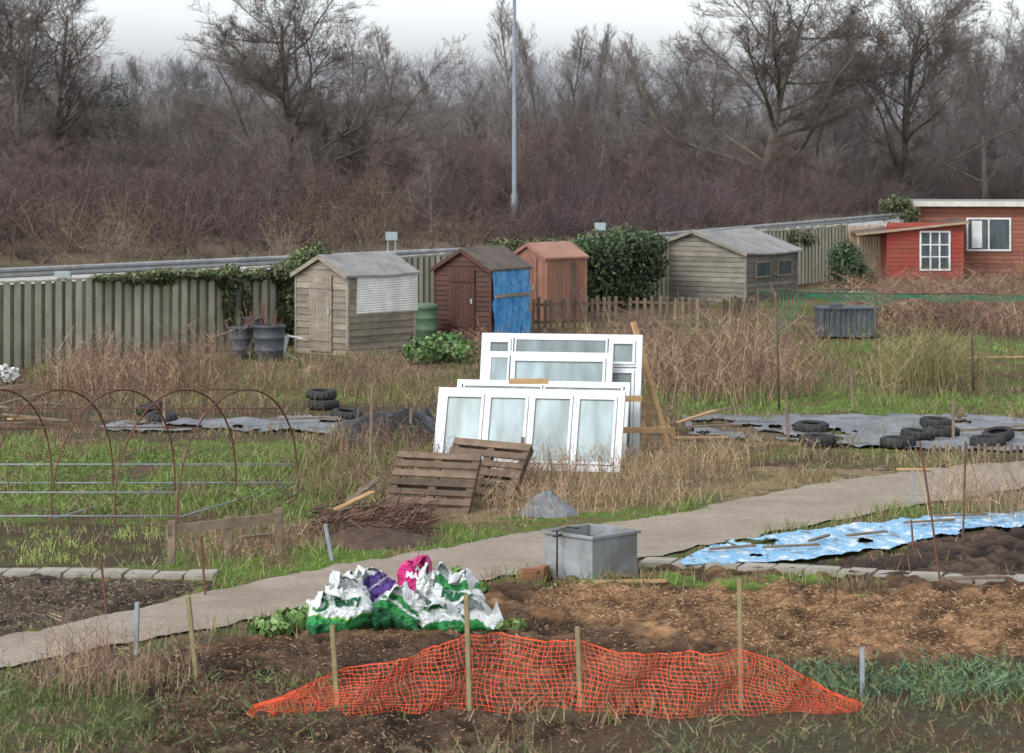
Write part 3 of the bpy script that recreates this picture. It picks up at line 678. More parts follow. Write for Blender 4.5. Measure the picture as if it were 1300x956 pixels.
wframe(lean(548,594,-12,22),W,1.26,cells,'white four-pane window frame with frosted glass, leaning',m_frost)
wframe(lean(572,584,-12,21,z=.0,dy=.18),2.72,1.27,[(.13,1.32,.1,1.17,False),(1.4,2.59,.1,1.17,False)],'white two-pane window frame leaning in the stack',m_clear)
wframe(lean(604,580,-11,14,z=.0,dy=.4),2.56,1.92,[(.1,.48,.1,1.36,True),(.56,1.98,.1,1.36,False),(2.06,2.46,.1,1.36,True),(.1,.48,1.44,1.82,True),(.56,1.98,1.44,1.82,False),(2.06,2.46,1.44,1.82,True)],'tall white window frame with small top lights',m_clear)
wframe(lean(612,581,-11,17,z=.78,dy=.34),2.02,.86,[(.1,.36,.1,.76,False),(.44,1.92,.1,.76,True)],'wide white window frame propped in the stack',m_frost)
m_pine=mat('pale_timber',(182,148,106),(160,128,92),scale=4,stretch=(1,1,1),bump=.2)
m_oldw=mat('old_grey_timber',(128,112,94),(98,84,72),scale=5,bump=.5)
m_pal=mat('pallet_timber',(122,102,84),(92,78,66),scale=5,bump=.5)
m_stake=mat('stake_timber',(146,132,98),(118,106,78),scale=6,bump=.4)
def plank(p0,p1,w,h,label,mt=None,name='timber_plank',cat='plank',group=None):
    mid=(Vector(p0)+Vector(p1))/2; mb=MB(); mb.beam(Vector(p0)-mid,Vector(p1)-mid,w,h); o=mb.build(name,mt or m_pine,bevel=.004); o.location=mid; tag(o,label,cat,group); return o
def q3(u,v,d): return (xd(u,d),d,zr(v,d))
plank(q3(850,572,44.5),q3(804,409,45.2),.09,.05,'long pale timber prop leaning against window frames')
plank(q3(824,575,44.9),q3(822,500,45.1),.07,.05,'short upright timber prop behind window frames')
plank(q3(768,546,42.9),q3(856,546,43.8),.05,.09,'pale horizontal timber strut beside window frames')
plank(q3(835,528,45.2),q3(856,552,44.4),.05,.08,'short diagonal timber brace')
plank(q3(646,484,43.),q3(696,484,42.9),.03,.08,'pale timber packer between window frames')
plank(q3(780,506,42.9),q3(815,506,43.),.04,.09,'pale timber offcut fixed beside window frames')
# ---------------------------------------------------------------- pallets
def pallet(M,label,W=1.2):
    em=empty('wooden_pallet',None,label=label,cat='pallet',group='old pallets leaning together',M=M)
    a=MB()
    for i in range(7):
        a.tint=random.uniform(.6,1.2); z0=i*.155; a.box(0,W,-.022,0,z0,z0+.1+random.uniform(-.01,.01))
    a.build('top_slat',m_pal,em)
    for x in (0,W/2-.05,W-.1): b=MB(); b.tint=random.uniform(.6,.9); b.box(x,x+.1,.001,.1,0,1.03); b.build('bearer',m_pal,em)
    for z in (0,.46,.93): c=MB(); c.tint=random.uniform(.6,.95); c.box(0,W,.101,.12,z,z+.1); c.build('bottom_slat',m_pal,em)
def leanM(u,v,yaw,back,roll=0,z=0):
    p=gp(u,v); return Matrix.Translation((p[0],p[1],z))@Matrix.Rotation(math.radians(yaw),4,'Z')@Matrix.Rotation(-math.radians(back),4,'X')@Matrix.Rotation(math.radians(roll),4,'Y')
pallet(leanM(487,650,-10,46,2),'weathered brown pallet leaning back in weeds',1.14)
pallet(leanM(548,634,-22,42,3,z=.0),'weathered pallet leaning beside another pallet',1.16)
# ---------------------------------------------------------------- trough
p=gp(752,741); em=empty('water_trough',(p[0],p[1],0),math.radians(-45),'square galvanised grey water trough beside the path','water trough')
m_tr=mat('galvanised_trough',(150,154,156),(126,132,134),scale=2.2,rough=.6,bump=.15,metal=.1,dirt=(108,104,94),dirt_amt=.7,dscale=2.5)
S=.74;H=.52;t=.02
mb=MB();mb.box(-S,0,0,t,0,H);mb.box(-S,0,S-t,S,0,H);mb.box(-S,-S+t,t,S-t,0,H);mb.box(-t,0,t,S-t,0,H);mb.box(-S+t,-t,t,S-t,.02,.06)
mb.build('tank',m_tr,em,bevel=.005)
mb=MB();r=.03
mb.box(-S-r,r,-r,-.001,H-.03,H+.006);mb.box(-S-r,r,S+.001,S+r,H-.03,H+.006);mb.box(-S-r,-S-.001,0,S,H-.03,H+.006);mb.box(.001,r,0,S,H-.03,H+.006);mb.build('rim',m_tr,em,bevel=.004)
m_water=mat('water',(58,62,58),(48,52,50),rough=.05,bump=.05,spec=.6)
mb=MB();mb.box(-S+t+.001,-t-.001,t+.001,S-t-.001,.061,.4);mb.build('standing_water',m_water,em)
m_pipe=mat('dark_pipe',(82,78,74),(64,60,58),rough=.6)
mb=MB();mb.tube([(-.45,-.1,-.05),(-.45,-.1,.56),(-.36,-.02,.6),(-.28,.08,.58)],.012,8);mb.build('supply_pipe',m_pipe,em,True)
mb=MB();mb.tube([(-.45,-.16,.5),(-.45,-.04,.5)],.016,8);mb.tube([(-.49,-.14,.55),(-.41,-.14,.55)],.008,6);mb.build('tap',m_pipe,em,True)
m_brick=mat('orange_brick',(150,106,76),(126,88,66),scale=12,bump=.4)
for u,v,a in ((672,738,.3),(690,735,1.2)):
    p=gp(u,v); mb=MB();mb.box(-.11,.11,-.05,.05,0,.075);mb.box(-.1,.09,-.045,.05,.077,.14);o=mb.build('brick',m_brick,bevel=.006);o.location=(p[0],p[1],.01);o.rotation_euler=(0,0,a);tag(o,'small stack of old orange bricks','brick','bricks beside the trough')
# ---------------------------------------------------------------- compost bags
m_bag=vmat('printed_plastic_bag',rough=.33,nscale=8,namt=.06,bump=1.,bdist=.06,spec=.55)
mfont=mat('bag_print_white',(240,242,240),(232,236,234),bump=0,rough=.4)
mfontg=mat('bag_print_green',(20,84,50),(20,84,50),bump=0,rough=.4)
def textmesh(body,size):
    c=bpy.data.curves.new('lettering','FONT');c.body=body;c.size=size;c.align_x='CENTER';c.align_y='CENTER';c.resolution_u=3;c.offset=.005*size/.1
    o=bpy.data.objects.new('tmp',c);link(o);bpy.context.view_layer.update()
    me=bpy.data.meshes.new_from_object(o.evaluated_get(bpy.context.evaluated_depsgraph_get()));bpy.data.objects.remove(o);return me
WH=lin((222,226,224));GRN=lin((46,140,72));DG=lin((24,94,56));PUR=lin((104,76,154));PNK=lin((200,42,120));LIME=lin((126,178,60))
def bag(u,v,w,h,th,yaw,back,roll,scheme,label,text=None,ts=.1,tpos=(0,0),tm=None,seed=0,z=0.):
    p=gp(u,v) ; N=64; 
    M=Matrix.Translation((p[0],p[1],z+.02))@Matrix.Rotation(math.radians(yaw),4,'Z')@Matrix.Rotation(-math.radians(back),4,'X')@Matrix.Rotation(math.radians(roll),4,'Y')
    em=empty('compost_bag',None,label=label,cat='plastic bag',group='pile of plastic compost bags',M=M)
    s,t=np.meshgrid(np.linspace(-1,1,N),np.linspace(-1,1,N))
    ts0=tpos[0]/(w/2);tt0=tpos[1]/(h/2)
    def surf(s,t,side):
        e=np.clip((1-np.abs(s)**3.4)*(1-np.abs(t)**3.2),0,1)**.55
        wv=1+.3*(fbm(t*3+seed,t*0+seed,seed)-.5)-.2*np.clip(t,0,1)**2
        x=s*w/2*wv+.05*w*np.sin(t*2.6+seed)
        low=1+.45*np.clip(-t,0,1)-.3*np.clip(t,0,1)
        zz=h/2+t*h/2*(1-.16*s*s)+.2*h*(fbm(s*2.4+5,t*0+seed,seed+3)-.5)*2*np.abs(t)
        y=side*th/2*e*low*(.8+.8*(fbm(s*1.6+seed,t*1.6+side,seed+7)-.5))
        calm=1-.9*np.exp(-(((s-ts0)/.8)**4+((t-tt0)/.42)**4)) if text else 1.
        ridge=np.abs(fbm(s*3+t*3.2+seed,t*4-s*2,seed+11,3)-.5)
        cr=(fbm(s*5+seed,t*5+side*3,seed+1,3)-.5)*.06*calm+(ridge-.1)*-.26*calm
        return x,y+side*cr*(e*.8+.15),zz
    V=[];C=[]
    def colf(s,t):
        f=t+.35*np.sin(s*1.6+seed)+.1*(fbm(s*3,t*3,seed)-.5); c=np.zeros(s.shape+(3,))
        c[:]=WH
        if scheme=='green':
            c[f<-.28]=LIME; c[f<-.34]=GRN; c[f<-.7]=DG; r=(s+.66)**2*1.+((t-.25)*h/w)**2*1.; c[r<.07]=GRN; c[r<.022]=WH
        elif scheme=='greenside': c[f<.8]=GRN; c[(f<.42)]=WH; c[f<-.6]=GRN
        elif scheme=='greenbig': c[f<.3]=GRN; c[f<.05]=WH; c[f<-.1]=GRN; c[f<-.6]=DG
        elif scheme=='purple': c[(f>-.35)&(f<.75)]=PUR; c[(f>.25)&(f<.35)]=WH
        elif scheme=='pink': c[:]=PNK; c[f<-.7]=WH; c[(t>.8)]=lin((216,90,146))
        elif scheme=='white': c[f<-.75]=GRN
        return c
    n0=0;Qs=[]
    ii=np.arange(N*N).reshape(N,N)
    for side in (-1,1):
        x,y,zz=surf(s,t,side); V.append(np.stack([x,y,zz],-1).reshape(-1,3)); C.append(colf(s,t).reshape(-1,3))
        q=np.stack([ii[:-1,:-1],ii[:-1,1:],ii[1:,1:],ii[1:,:-1]],-1).reshape(-1,4)
        if side>0: q=q[:,::-1]
        Qs.append(q+n0);n0+=N*N
    # loose film flopping forward from the open top
    k=N; tt=np.linspace(-1,1,k); x,y,zz=surf(tt,np.ones(k),-1); R=[]
    for j in range(6):
        R.append(np.stack([x*(1-.03*j)+.01*np.sin(tt*9+seed+j),y-.03*j*(1+.6*np.sin(tt*8+seed)),zz-.01+.02*j*(.6+.7*fbm(tt*4+seed,tt*0,seed))-.0065*j*j*(1+.5*np.sin(tt*6+seed))],-1))
    V.append(np.concatenate(R));C.append(np.tile(np.array(PNK if scheme=='pink' else WH),(6*k,1)))
    jj=np.arange(6*k).reshape(6,k);Qs.append(np.stack([jj[:-1,:-1],jj[:-1,1:],jj[1:,1:],jj[1:,:-1]],-1).reshape(-1,4)+n0)
    np_mesh('bag_film',np.concatenate(V),np.concatenate(Qs),np.concatenate(C),m_bag,em,smooth=True)
    if text:
        me=textmesh(text,ts); co=np.zeros(len(me.vertices)*3,np.float32);me.vertices.foreach_get('co',co);co=co.reshape(-1,3)
        S_=(co[:,0]+tpos[0])/(w/2);T_=(co[:,1]+tpos[1])/(h/2)
        x,y,zz=surf(np.clip(S_,-.99,.99),np.clip(T_,-.99,.99),-1)
        co2=np.stack([x,y-.018,zz],-1).astype(np.float32);me.vertices.foreach_set('co',co2.ravel());me.update()
        a=me.color_attributes.new('Tint','FLOAT_COLOR','POINT');a.data.foreach_set('color',np.ones(len(me.vertices)*4,np.float32))
        me.materials.clear();me.materials.append(tm or mfont);o=bpy.data.objects.new('lettering',me);link(o,em)
bag(482,780,.5,.5,.32,8,30,-20,'purple','purple and white compost bag crumpled in the pile',seed=2)
bag(452,786,.46,.48,.3,12,28,-18,'white','white plastic sack slumped in the pile',seed=5)
bag(519,778,.42,.56,.2,-4,20,14,'pink','bright pink compost bag slumped in the pile',text='K\nMASK',ts=.085,tpos=(0.0,.11),seed=3)
bag(574,786,.54,.48,.3,-10,22,6,'greenside','green and white compost bag with printed lettering',text='Bury',ts=.17,tpos=(.0,-.03),tm=mfontg,seed=8)
bag(434,806,.68,.46,.34,12,32,-6,'green','white and green compost bag slumped on soil',text='Bury',ts=.15,tpos=(.07,.05),tm=mfontg,seed=1)
bag(500,803,.5,.44,.34,-4,28,10,'greenbig','white and green compost bag leaning in the pile',seed=6)
bag(552,803,.54,.28,.26,-12,40,8,'greenside','green banded compost bag lying on its side',seed=9)
bag(600,799,.5,.26,.14,-18,66,6,'white','empty white plastic bag spread on the soil',seed=12)
bag(546,782,.34,.46,.22,10,24,10,'white','white plastic bag stuffed between others',seed=15)
# ---------------------------------------------------------------- stakes
def stake(u,v0,v1,r,label,mt,du=0,group='marker stakes',name='wooden_stake',cat='stake',sides=4):
    p=gp(u,v0); d=p[1]; h=(v0-v1)*d/F; mb=MB(); top=(du*d/F,random.uniform(-.03,.03),h)
    if sides==4: mb.beam((0,0,-.1),top,r*2,r*2,up=(.2,1,0))
    else: mb.tube([(0,0,-.1),Vector(top)*.5+Vector((random.uniform(-.01,.01),0,0)),top],r,sides)
    o=mb.build(name,mt,bevel=.003 if sides==4 else 0);o.location=(p[0],d,0);tag(o,label,cat,group)
m_rust=mat('rusty_steel',(112,76,62),(86,58,50),scale=12,rough=.8,bump=.3)
m_gst=mat('grey_plastic_stake',(142,148,152),(120,126,130),scale=4,bump=.05)
for u,v0,v1,du in ((252,868,757,-13),(430,905,793,-8),(597,905,755,-5),(738,905,795,-5),(941,902,735,-2),(290,700,655,0)):
    stake(u,v0,v1,.02,'weathered square timber stake in soil',m_stake,du)
for u,v0,v1,du in ((172,832,765,2),(424,712,665,-11),(1158,642,597,0),(1095,885,822,0)): stake(u,v0,v1,.021,'short grey marker post',m_gst,du,name='marker_post',cat='post')
for u,v0,v1,du in ((136,782,703,-9),(262,758,680,-6),(1196,748,560,-28),(1222,690,560,4),(1060,770,735,0),(1160,700,660,-3)): stake(u,v0,v1,.013,'thin rusty steel rod in the ground',m_rust,du,name='rusty_rod',cat='rod',sides=6)
for u,v0,v1 in ((470,592,488),(661,602,555),(1001,560,497),(1210,560,505),(1083,520,470),(208,548,500),(520,560,520)): stake(u,v0,v1,.025,'weathered timber post among weeds',m_oldw,random.uniform(-3,3))
em=empty('rail_fence',(*gp(218,716)[:2],0),0,'low weathered timber rail fence beside grass','fence')
a=Vector((0,0,0));b=Vector(gp(354,700))-Vector(gp(218,716))
for t_,h in ((0,.5),(.52,.48),(1,.52)):
    mb=MB();c_=a.lerp(b,t_);mb.tint=random.uniform(1.05,1.3);mb.box(c_.x-.045,c_.x+.045,c_.y-.045,c_.y+.045,-.1,h);mb.build('post',m_oldw,em)
mb=MB();mb.tint=1.35;mb.beam(a+Vector((-.05,-.07,.4)),b+Vector((.03,-.07,.42)),.03,.11);mb.build('rail',m_oldw,em)
# ---------------------------------------------------------------- hoops
em=empty('polytunnel_frame',(*gp(225,650)[:2],0),0,'bare polytunnel frame of rusty steel hoops','polytunnel frame'); ox,oy=gp(225,650)[:2]
def hoopmesh(nu,fu):
    A=Vector(gp(nu,667));B=Vector(gp(fu,622)); pts=[]
    for i in range(25):
        t=math.pi*i/24; c_=(1-math.cos(t))/2; h=1.56*math.sin(t)**.8 if 0<i<24 else 0
        q=A.lerp(B,c_); pts.append((q.x-ox,q.y-oy,h))
    mb=MB();mb.tube([(pts[0][0],pts[0][1],-.05)]+pts+[(pts[-1][0],pts[-1][1],-.05)],.0135,8);mb.build('hoop',m_rust,em,True)
    return pts
HP=[hoopmesh(65+80*i,222+78*i) for i in range(-3,3)]
for (a_,b_,z_) in (((-110,667),(225,667),.12),((-40,622),(378,622),.1),((225,667),(378,622),.1),((65,667),(222,622),.08),((-110,667),(225,667),.42),((-40,622),(378,622),.36)):
    A=Vector(gp(*a_));B=Vector(gp(*b_)); mb=MB(); mb.tube([(A.x-ox,A.y-oy,z_),(B.x-ox,B.y-oy,z_)],.011,6); mb.build('base_rail',m_gst,em,True)
for k_ in (6,12,18):
    mb=MB(); mb.tube([Vector(h[k_])+Vector((0,0,.015)) for h in HP],.009,6); mb.build('side_rail',m_rust,em,True)
# ---------------------------------------------------------------- orange net
m_net=mat('orange_plastic_mesh',(230,94,60),(214,80,48),scale=3,bump=0,rough=.5)
tp=[(320,896),(368,876),(400,866),(440,852),(480,843),(520,832),(560,818),(597,806),(640,808),(690,813),(738,812),(790,828),(850,832),(900,830),(941,824),(985,842),(1020,858),(1045,870),(1090,892)]
def netpts():
    T=resample(np.array(tp,float),136); rows=[]
    nr=16
    for j in range(nr):
        f=j/(nr-1); r=[]
        for i,(u_,v_) in enumerate(T):
            d=24.7+.12*math.sin(u_*.013)
            wob=float(fbm(np.array([u_*.03]),np.array([f*3.]),5)[0]-.5)
            ztop=max(.035,zr(v_,d)); zb=.03; z_=ztop+(zb-ztop)*f+.04*wob*(1-f)
            r.append((xd(u_,d)+.03*math.sin(f*7+u_*.04)+.008*math.sin(i*2.3+j*.9),d+.3*wob+.05*math.sin(u_*.06+f*4)-.3*f,max(.02,z_)))
        rows.append(r)
    return rows
R_=netpts(); V=[];Qd=[]
def ribbon(p,q,w,vert):
    n=len(V); p=Vector(p);q=Vector(q); s=Vector((w/2,0,0)) if vert else Vector((0,0,w/2))
    V.extend([p-s,p+s,q+s,q-s]);Qd.append((n,n+1,n+2,n+3))
for j in range(len(R_)):
    for i in range(len(R_[0])-1): ribbon(R_[j][i],R_[j][i+1],.0055 if j else .011,False)
for i in range(0,len(R_[0])):
    for j in range(len(R_)-1): ribbon(R_[j][i],R_[j+1][i],.0045,True)
em=empty('safety_netting',(0,0,0),0,'drooping orange plastic safety mesh tied to stakes','safety netting')
np_mesh('mesh',[tuple(v) for v in V],Qd,None,m_net,em)
# ---------------------------------------------------------------- tyres
m_tyre=mat('tyre_rubber',(48,48,50),(34,34,36),scale=10,rough=.75,bump=.3,dirt=(82,78,70),dirt_amt=.4,dscale=4)
prof=[(.19,.03),(.2,.0),(.27,-.005),(.305,.02),(.318,.05),(.32,.1),(.318,.15),(.305,.18),(.27,.205),(.2,.2),(.19,.17),(.2,.15),(.28,.14),(.285,.06),(.2,.05),(.19,.03)]
mb=MB();mb.lathe(prof,36)
for k_ in range(36):
    if k_%2==0:
        t=2*math.pi*k_/36;M=Matrix.Rotation(t,4,'Z');mb.box(.316,.328,-.018,.018,.03,.17,M)
t0=mb.build('tyre',m_tyre,smooth=True)
first=True
for u,v,z_,tx,s_ in ((1038,567,0,0,.92),(1030,550,.0,.05,.9),(1140,569,0,0,.88),(1163,560,.02,.1,.8),(1196,556,0,0,.88),(1188,546,.03,.06,.85),(1254,568,0,0,.88),(1268,561,.03,.2,.8),
    (410,520,0,0,.9),(408,519,.17,.04,.85),(440,533,0,.1,.85),(205,537,0,0,.85),(192,528,.05,.3,.8)):
    o=t0 if first else t0.copy()
    if not first: link(o)
    first=False; p=gp(u,v);o.location=(p[0],p[1],z_+.02);o.rotation_euler=(tx,tx*.6,u);o.scale=(s_,s_,s_*.9);tag(o,'worn black car tyre lying on the ground','tyre','scattered old tyres')
# ---------------------------------------------------------------- sheets
m_memb=mat('weed_membrane',(104,106,110),(74,76,80),scale=1.3,rough=.5,bump=.9,bdist=.08,dirt=(148,150,152),dirt_amt=.6,spec=.5,dscale=1.6)
m_black=mat('black_polythene',(44,43,43),(30,29,29),scale=2.5,rough=.42,bump=1.,bdist=.08,spec=.35)
o=sheet('ground_sheet',[(866,531),(1000,529),(1200,530),(1400,534)],[(876,556),(1000,562),(1150,571),(1400,578)],190,26,.03,.06,m_memb,jit=.5,seed=4,hole=.68);tag(o,'grey weed membrane sheet laid over a plot','plastic sheet')
o=sheet('ground_sheet',[(130,541),(260,534),(440,529)],[(130,550),(260,549),(440,552)],110,16,.03,.06,m_memb,jit=.5,seed=7,hole=.68);tag(o,'grey plastic sheeting spread on weedy ground','plastic sheet')
def vtarp():
    m,nt,b=base_mat('blue_white_ground_tarp'); tc=nd(nt,'ShaderNodeTexCoord');mp=nd(nt,'ShaderNodeMapping');mp.inputs['Scale'].default_value=(2.2,1.1,1);mp.inputs['Rotation'].default_value=(0,0,.5)
    nt.links.new(tc.outputs['Object'],mp.inputs[0]);n=nd(nt,'ShaderNodeTexNoise');n.inputs['Scale'].default_value=2.6;n.inputs['Detail'].default_value=9;n.inputs['Roughness'].default_value=.75;nt.links.new(mp.outputs[0],n.inputs[0])
    r=nd(nt,'ShaderNodeValToRGB');cr=r.color_ramp;cr.elements[0].position=.35;cr.elements[0].color=L4((98,86,74));cr.elements[1].position=.6;cr.elements[1].color=L4((224,232,236))
    for ps,c_ in ((.4,(122,118,110)),(.42,(84,158,208)),(.48,(150,202,228)),(.52,(84,158,208)),(.55,(200,218,228))): e_=cr.elements.new(ps);e_.color=L4(c_)
    nt.links.new(n.outputs[0],r.inputs[0]);nt.links.new(r.outputs[0],b.inputs['Base Color']);b.inputs['Roughness'].default_value=.4
    bp=nd(nt,'ShaderNodeBump');bp.inputs['Strength'].default_value=1.;bp.inputs['Distance'].default_value=.06;nt.links.new(n.outputs[0],bp.inputs['Height']);nt.links.new(bp.outputs[0],b.inputs['Normal']);return m
o=sheet('ground_tarpaulin',[(862,715),(935,690),(1120,667),(1210,657),(1340,653)],[(868,721),(1010,718),(1130,700),(1240,677),(1340,669)],200,40,.05,.035,vtarp(),jit=.3,fq=5,seed=6,hole=.72);tag(o,'wrinkled pale blue and white tarpaulin over a bed','tarpaulin')
def mound(name,u,v,rx,ry,h,mt,label,cat,seed=0,n=60,sharp=1.,pw=.8):
    p=gp(u,v); s,t=np.meshgrid(np.linspace(-1,1,n),np.linspace(-1,1,n)); r=np.sqrt(s*s+t*t)
    k=np.maximum(1-r**1.6,0)**pw
    z=h*k*(.55+.9*fbm(s*2.+seed,t*2.+seed,seed,2))+.05*(fbm(s*9,t*9,seed+2)-.5)*k+np.abs(fbm(s*4+t*2+seed,t*4,seed+5,2)-.5)*.5*h*sharp*k-.01
    V=np.stack([s*rx,t*ry,z],-1).reshape(-1,3);ii=np.arange(n*n).reshape(n,n);Qd=np.stack([ii[:-1,:-1],ii[:-1,1:],ii[1:,1:],ii[1:,:-1]],-1).reshape(-1,4)
    kp=(r.reshape(-1)[Qd].max(1)<1.03);o=np_mesh(name,V,Qd[kp],None,mt,smooth=True);o.location=(p[0],p[1],.01);tag(o,label,cat);return o
mound('black_plastic_heap',492,556,1.0,.9,.42,m_black,'crumpled heap of black polythene sheeting','plastic sheet',3,pw=.6,sharp=.6)
mound('black_plastic_heap',542,552,.4,.5,.35,m_black,'small crumpled fold of black polythene','plastic sheet',8,sharp=.6)
mound('grey_plastic_heap',697,652,.4,.45,.22,m_memb,'crumpled grey plastic lying beside pallets','plastic sheet',9)
mound('soil_heap',478,688,.75,.7,.16,mat('heap_soil',(92,72,60),(66,54,46),scale=8,bump=.8),'low heap of soil and cut stems','soil heap',4)
m_slab=mat('stone_slab',(166,158,146),(142,136,124),scale=3,bump=.3,dirt=(118,112,96),dirt_amt=.5)
def slabs(a,b,n,label,w=.42):
    A=Vector(gp(*a));B=Vector(gp(*b));L=(B-A).length/n;dr=(B-A).normalized();ang=math.atan2(dr.y,dr.x);base=None
    for i in range(n):
        if base is None:
            mb=MB();mb.box(-L/2+.01,L/2-.01,-w/2,w/2,-.02,.05);o=mb.build('paving_slab',m_slab,bevel=.008);base=o
        else: o=base.copy();link(o)
        c_=A+dr*L*(i+.5);o.location=(c_.x,c_.y+random.uniform(-.03,.03),random.uniform(-.02,.01));o.rotation_euler=(random.uniform(-.03,.03),random.uniform(-.02,.02),ang+random.uniform(-.04,.04));tag(o,label,'paving slab','row of paving slabs edging the bed')
slabs((-30,729),(275,733),8,'pale rectangular paving slab laid in soil')
slabs((816,716),(1330,741),12,'pale rectangular paving slab edging a bed')
for u,v,a,l in ((930,706,.4,.6),(1005,704,.2,.7),(1100,688,.5,.6),(1180,672,.3,.7),(1040,694,1.,.5),(1220,664,.1,.7)):
    p=gp(u,v);x_,y_=math.cos(a)*l/2,math.sin(a)*l/2
    plank((p[0]-x_,p[1]-y_,.1),(p[0]+x_,p[1]+y_,.11),.06,.025,'weathered board weighing down the tarpaulin',m_oldw,group='boards on the tarpaulin')
for u,v,a,l,z_,m in ((885,545,.9,1.1,.2,m_pine),(905,552,.3,1.,.15,m_oldw),(920,540,-.3,.9,.25,m_oldw),(890,560,.1,.9,.06,m_pine),(1240,556,.05,1.8,.12,m_oldw),(20,528,.8,1.1,.25,m_oldw),(40,540,-.5,1.2,.15,m_oldw),(8,545,.3,1.,.1,m_oldw),(60,534,.5,.8,.3,m_oldw),(30,546,1.1,.8,.2,m_pine),(-5,535,-.8,.9,.3,m_oldw),(50,520,.2,.7,.35,m_oldw),(75,545,-.9,.7,.15,m_oldw),(15,520,-.4,.8,.4,m_oldw),(385,540,.1,1.2,.12,m_oldw),(460,660,1.2,.9,.35,m_oldw),(450,668,.9,.7,.3,m_pine),(1250,458,.05,2.2,.08,m_pine),(1160,600,0.,.5,.05,m_pine),(800,745,.1,.8,.06,m_pine),(770,738,-.3,.6,.08,m_oldw),(1235,745,.15,.7,.1,m_oldw),(330,690,.7,.6,.1,m_oldw),(275,475,.2,.8,.4,m_oldw),(250,468,-.6,.9,.5,m_oldw),(280,462,.9,.8,.6,m_oldw)):
    p=gp(u,v);x_,y_=math.cos(a)*l/2,math.sin(a)*l/2; dz=random.uniform(-.08,.12)*(z_>.1)
    plank((p[0]-x_,p[1]-y_,z_-dz*.5),(p[0]+x_,p[1]+y_,z_+dz),.1,.03,'loose scrap timber board lying among weeds',m,group='loose scrap boards')
em=empty('log_edging',(*gp(1255,580)[:2],0),0,'low row of short timber edging pegs','edging')
mb=MB()
for i in range(18): mb.tint=random.uniform(.8,1.15);mb.tube([(-.85+i*.1,0,-.05),(-.85+i*.1,0,.16+random.uniform(0,.05))],.03,6)
mb.build('pegs',m_oldw,em)
# ---------------------------------------------------------------- bins, butt, chair, tank
m_bin=mat('dark_grey_plastic',(78,82,88),(62,66,70),rough=.5,bump=.05)
m_green=mat('green_plastic',(98,124,98),(82,106,84),rough=.5,bump=.05)
def barrel(name,u,v,r,h,mt,label,cat,lid=None):
    p=gp(u,v);em=empty(name,(p[0],p[1],0),0,label,cat)
    mb=MB();pr=[(r*.82,0),(r*.85,.02),(r*.93,h*.3),(r*.97,h*.32),(r*.93,h*.34),(r*.98,h*.64),(r*1.02,h*.66),(r*.98,h*.68),(r,h*.93),(r*1.08,h*.95),(r*1.08,h),(r*.98,h),(r*.95,h*.6),(0,h*.6)]
    mb.lathe(pr,28);mb.build('body',mt,em,True)
    if lid:
        mb=MB();mb.lathe([(r*1.1,h+.004),(r*1.1,h+.04),(r*.8,h+.07),(r*.2,h+.09),(0,h+.09)],28);mb.build('lid',lid,em,True)
        mb=MB();mb.tube([(0,-r*.95,.15),(0,-r*1.15,.15),(0,-r*1.15,.1)],.02,8);mb.build('tap',m_pipe,em,True)
    else:
        mb=MB()
        for i in range(9): a_=random.uniform(0,6.28);mb.tube([(r*.4*math.cos(a_),r*.4*math.sin(a_),h*.5),(r*1.2*math.cos(a_+.3),r*.9*math.sin(a_),h+random.uniform(.05,.35))],.012,5)
        mb.build('garden_canes',m_rust,em)
barrel('water_butt',541,432,.28,.82,m_green,'green plastic water butt with lid beside shed','water butt',lid=m_green)
barrel('dustbin',305,457,.3,.74,m_bin,'dark grey bin filled with garden waste','bin')
barrel('dustbin',342,459,.34,.8,m_bin,'dark grey bin full of canes and scrap','bin')
barrel('dustbin',322,450,.24,.85,m_bin,'narrow dark bin behind two others','bin')
p=gp(372,458);em=empty('plastic_chair',(p[0],p[1],0.0),.6,'white plastic garden chair tipped over in weeds','chair'); em.rotation_euler=(math.radians(-80),.2,.9); em.location.z=.3
mb=MB();mb.box(-.22,.22,-.22,.22,.38,.41);mb.build('seat',m_white,em,bevel=.01)
mb=MB();
for i in range(5): mb.beam((-.18+i*.09,.22,.41),(-.17+i*.085,.32,.8),.05,.015)
mb.beam((-.22,.33,.82),(.22,.33,.82),.02,.07);mb.build('backrest',m_white,em)
for x_,y_ in ((-.2,-.2),(.2,-.2),(-.2,.2),(.2,.2)): mb=MB();mb.beam((x_,y_,.38),(x_*1.15,y_*1.2,0),.04,.04);mb.build('leg',m_white,em)
for x_ in (-.24,.24): mb=MB();mb.beam((x_,-.2,.6),(x_,.26,.62),.05,.02);mb.beam((x_,-.2,.4),(x_,-.2,.6),.04,.03);mb.build('armrest',m_white,em)
p=gp(1074,429);em=empty('storage_tank',(p[0],p[1],0),.06,'dark ribbed storage tank wrapped in green mesh','storage tank')
m_tank=mat('dark_tank',(72,80,86),(54,60,66),scale=3,rough=.6,bump=.2,dirt=(100,108,106),dirt_amt=.4)
mb=MB();mb.box(-.7,.7,-.45,.45,.05,.72);
for i in range(11): mb.box(-.68+i*.13,-.62+i*.13,-.48,-.451,.06,.71)
mb.build('tank',m_tank,em,bevel=.01)
mb=MB();mb.box(-.73,.73,-.5,.48,.721,.77);mb.box(-.4,-.1,-.2,.1,.771,.86);mb.build('lid',m_tank,em,bevel=.01)
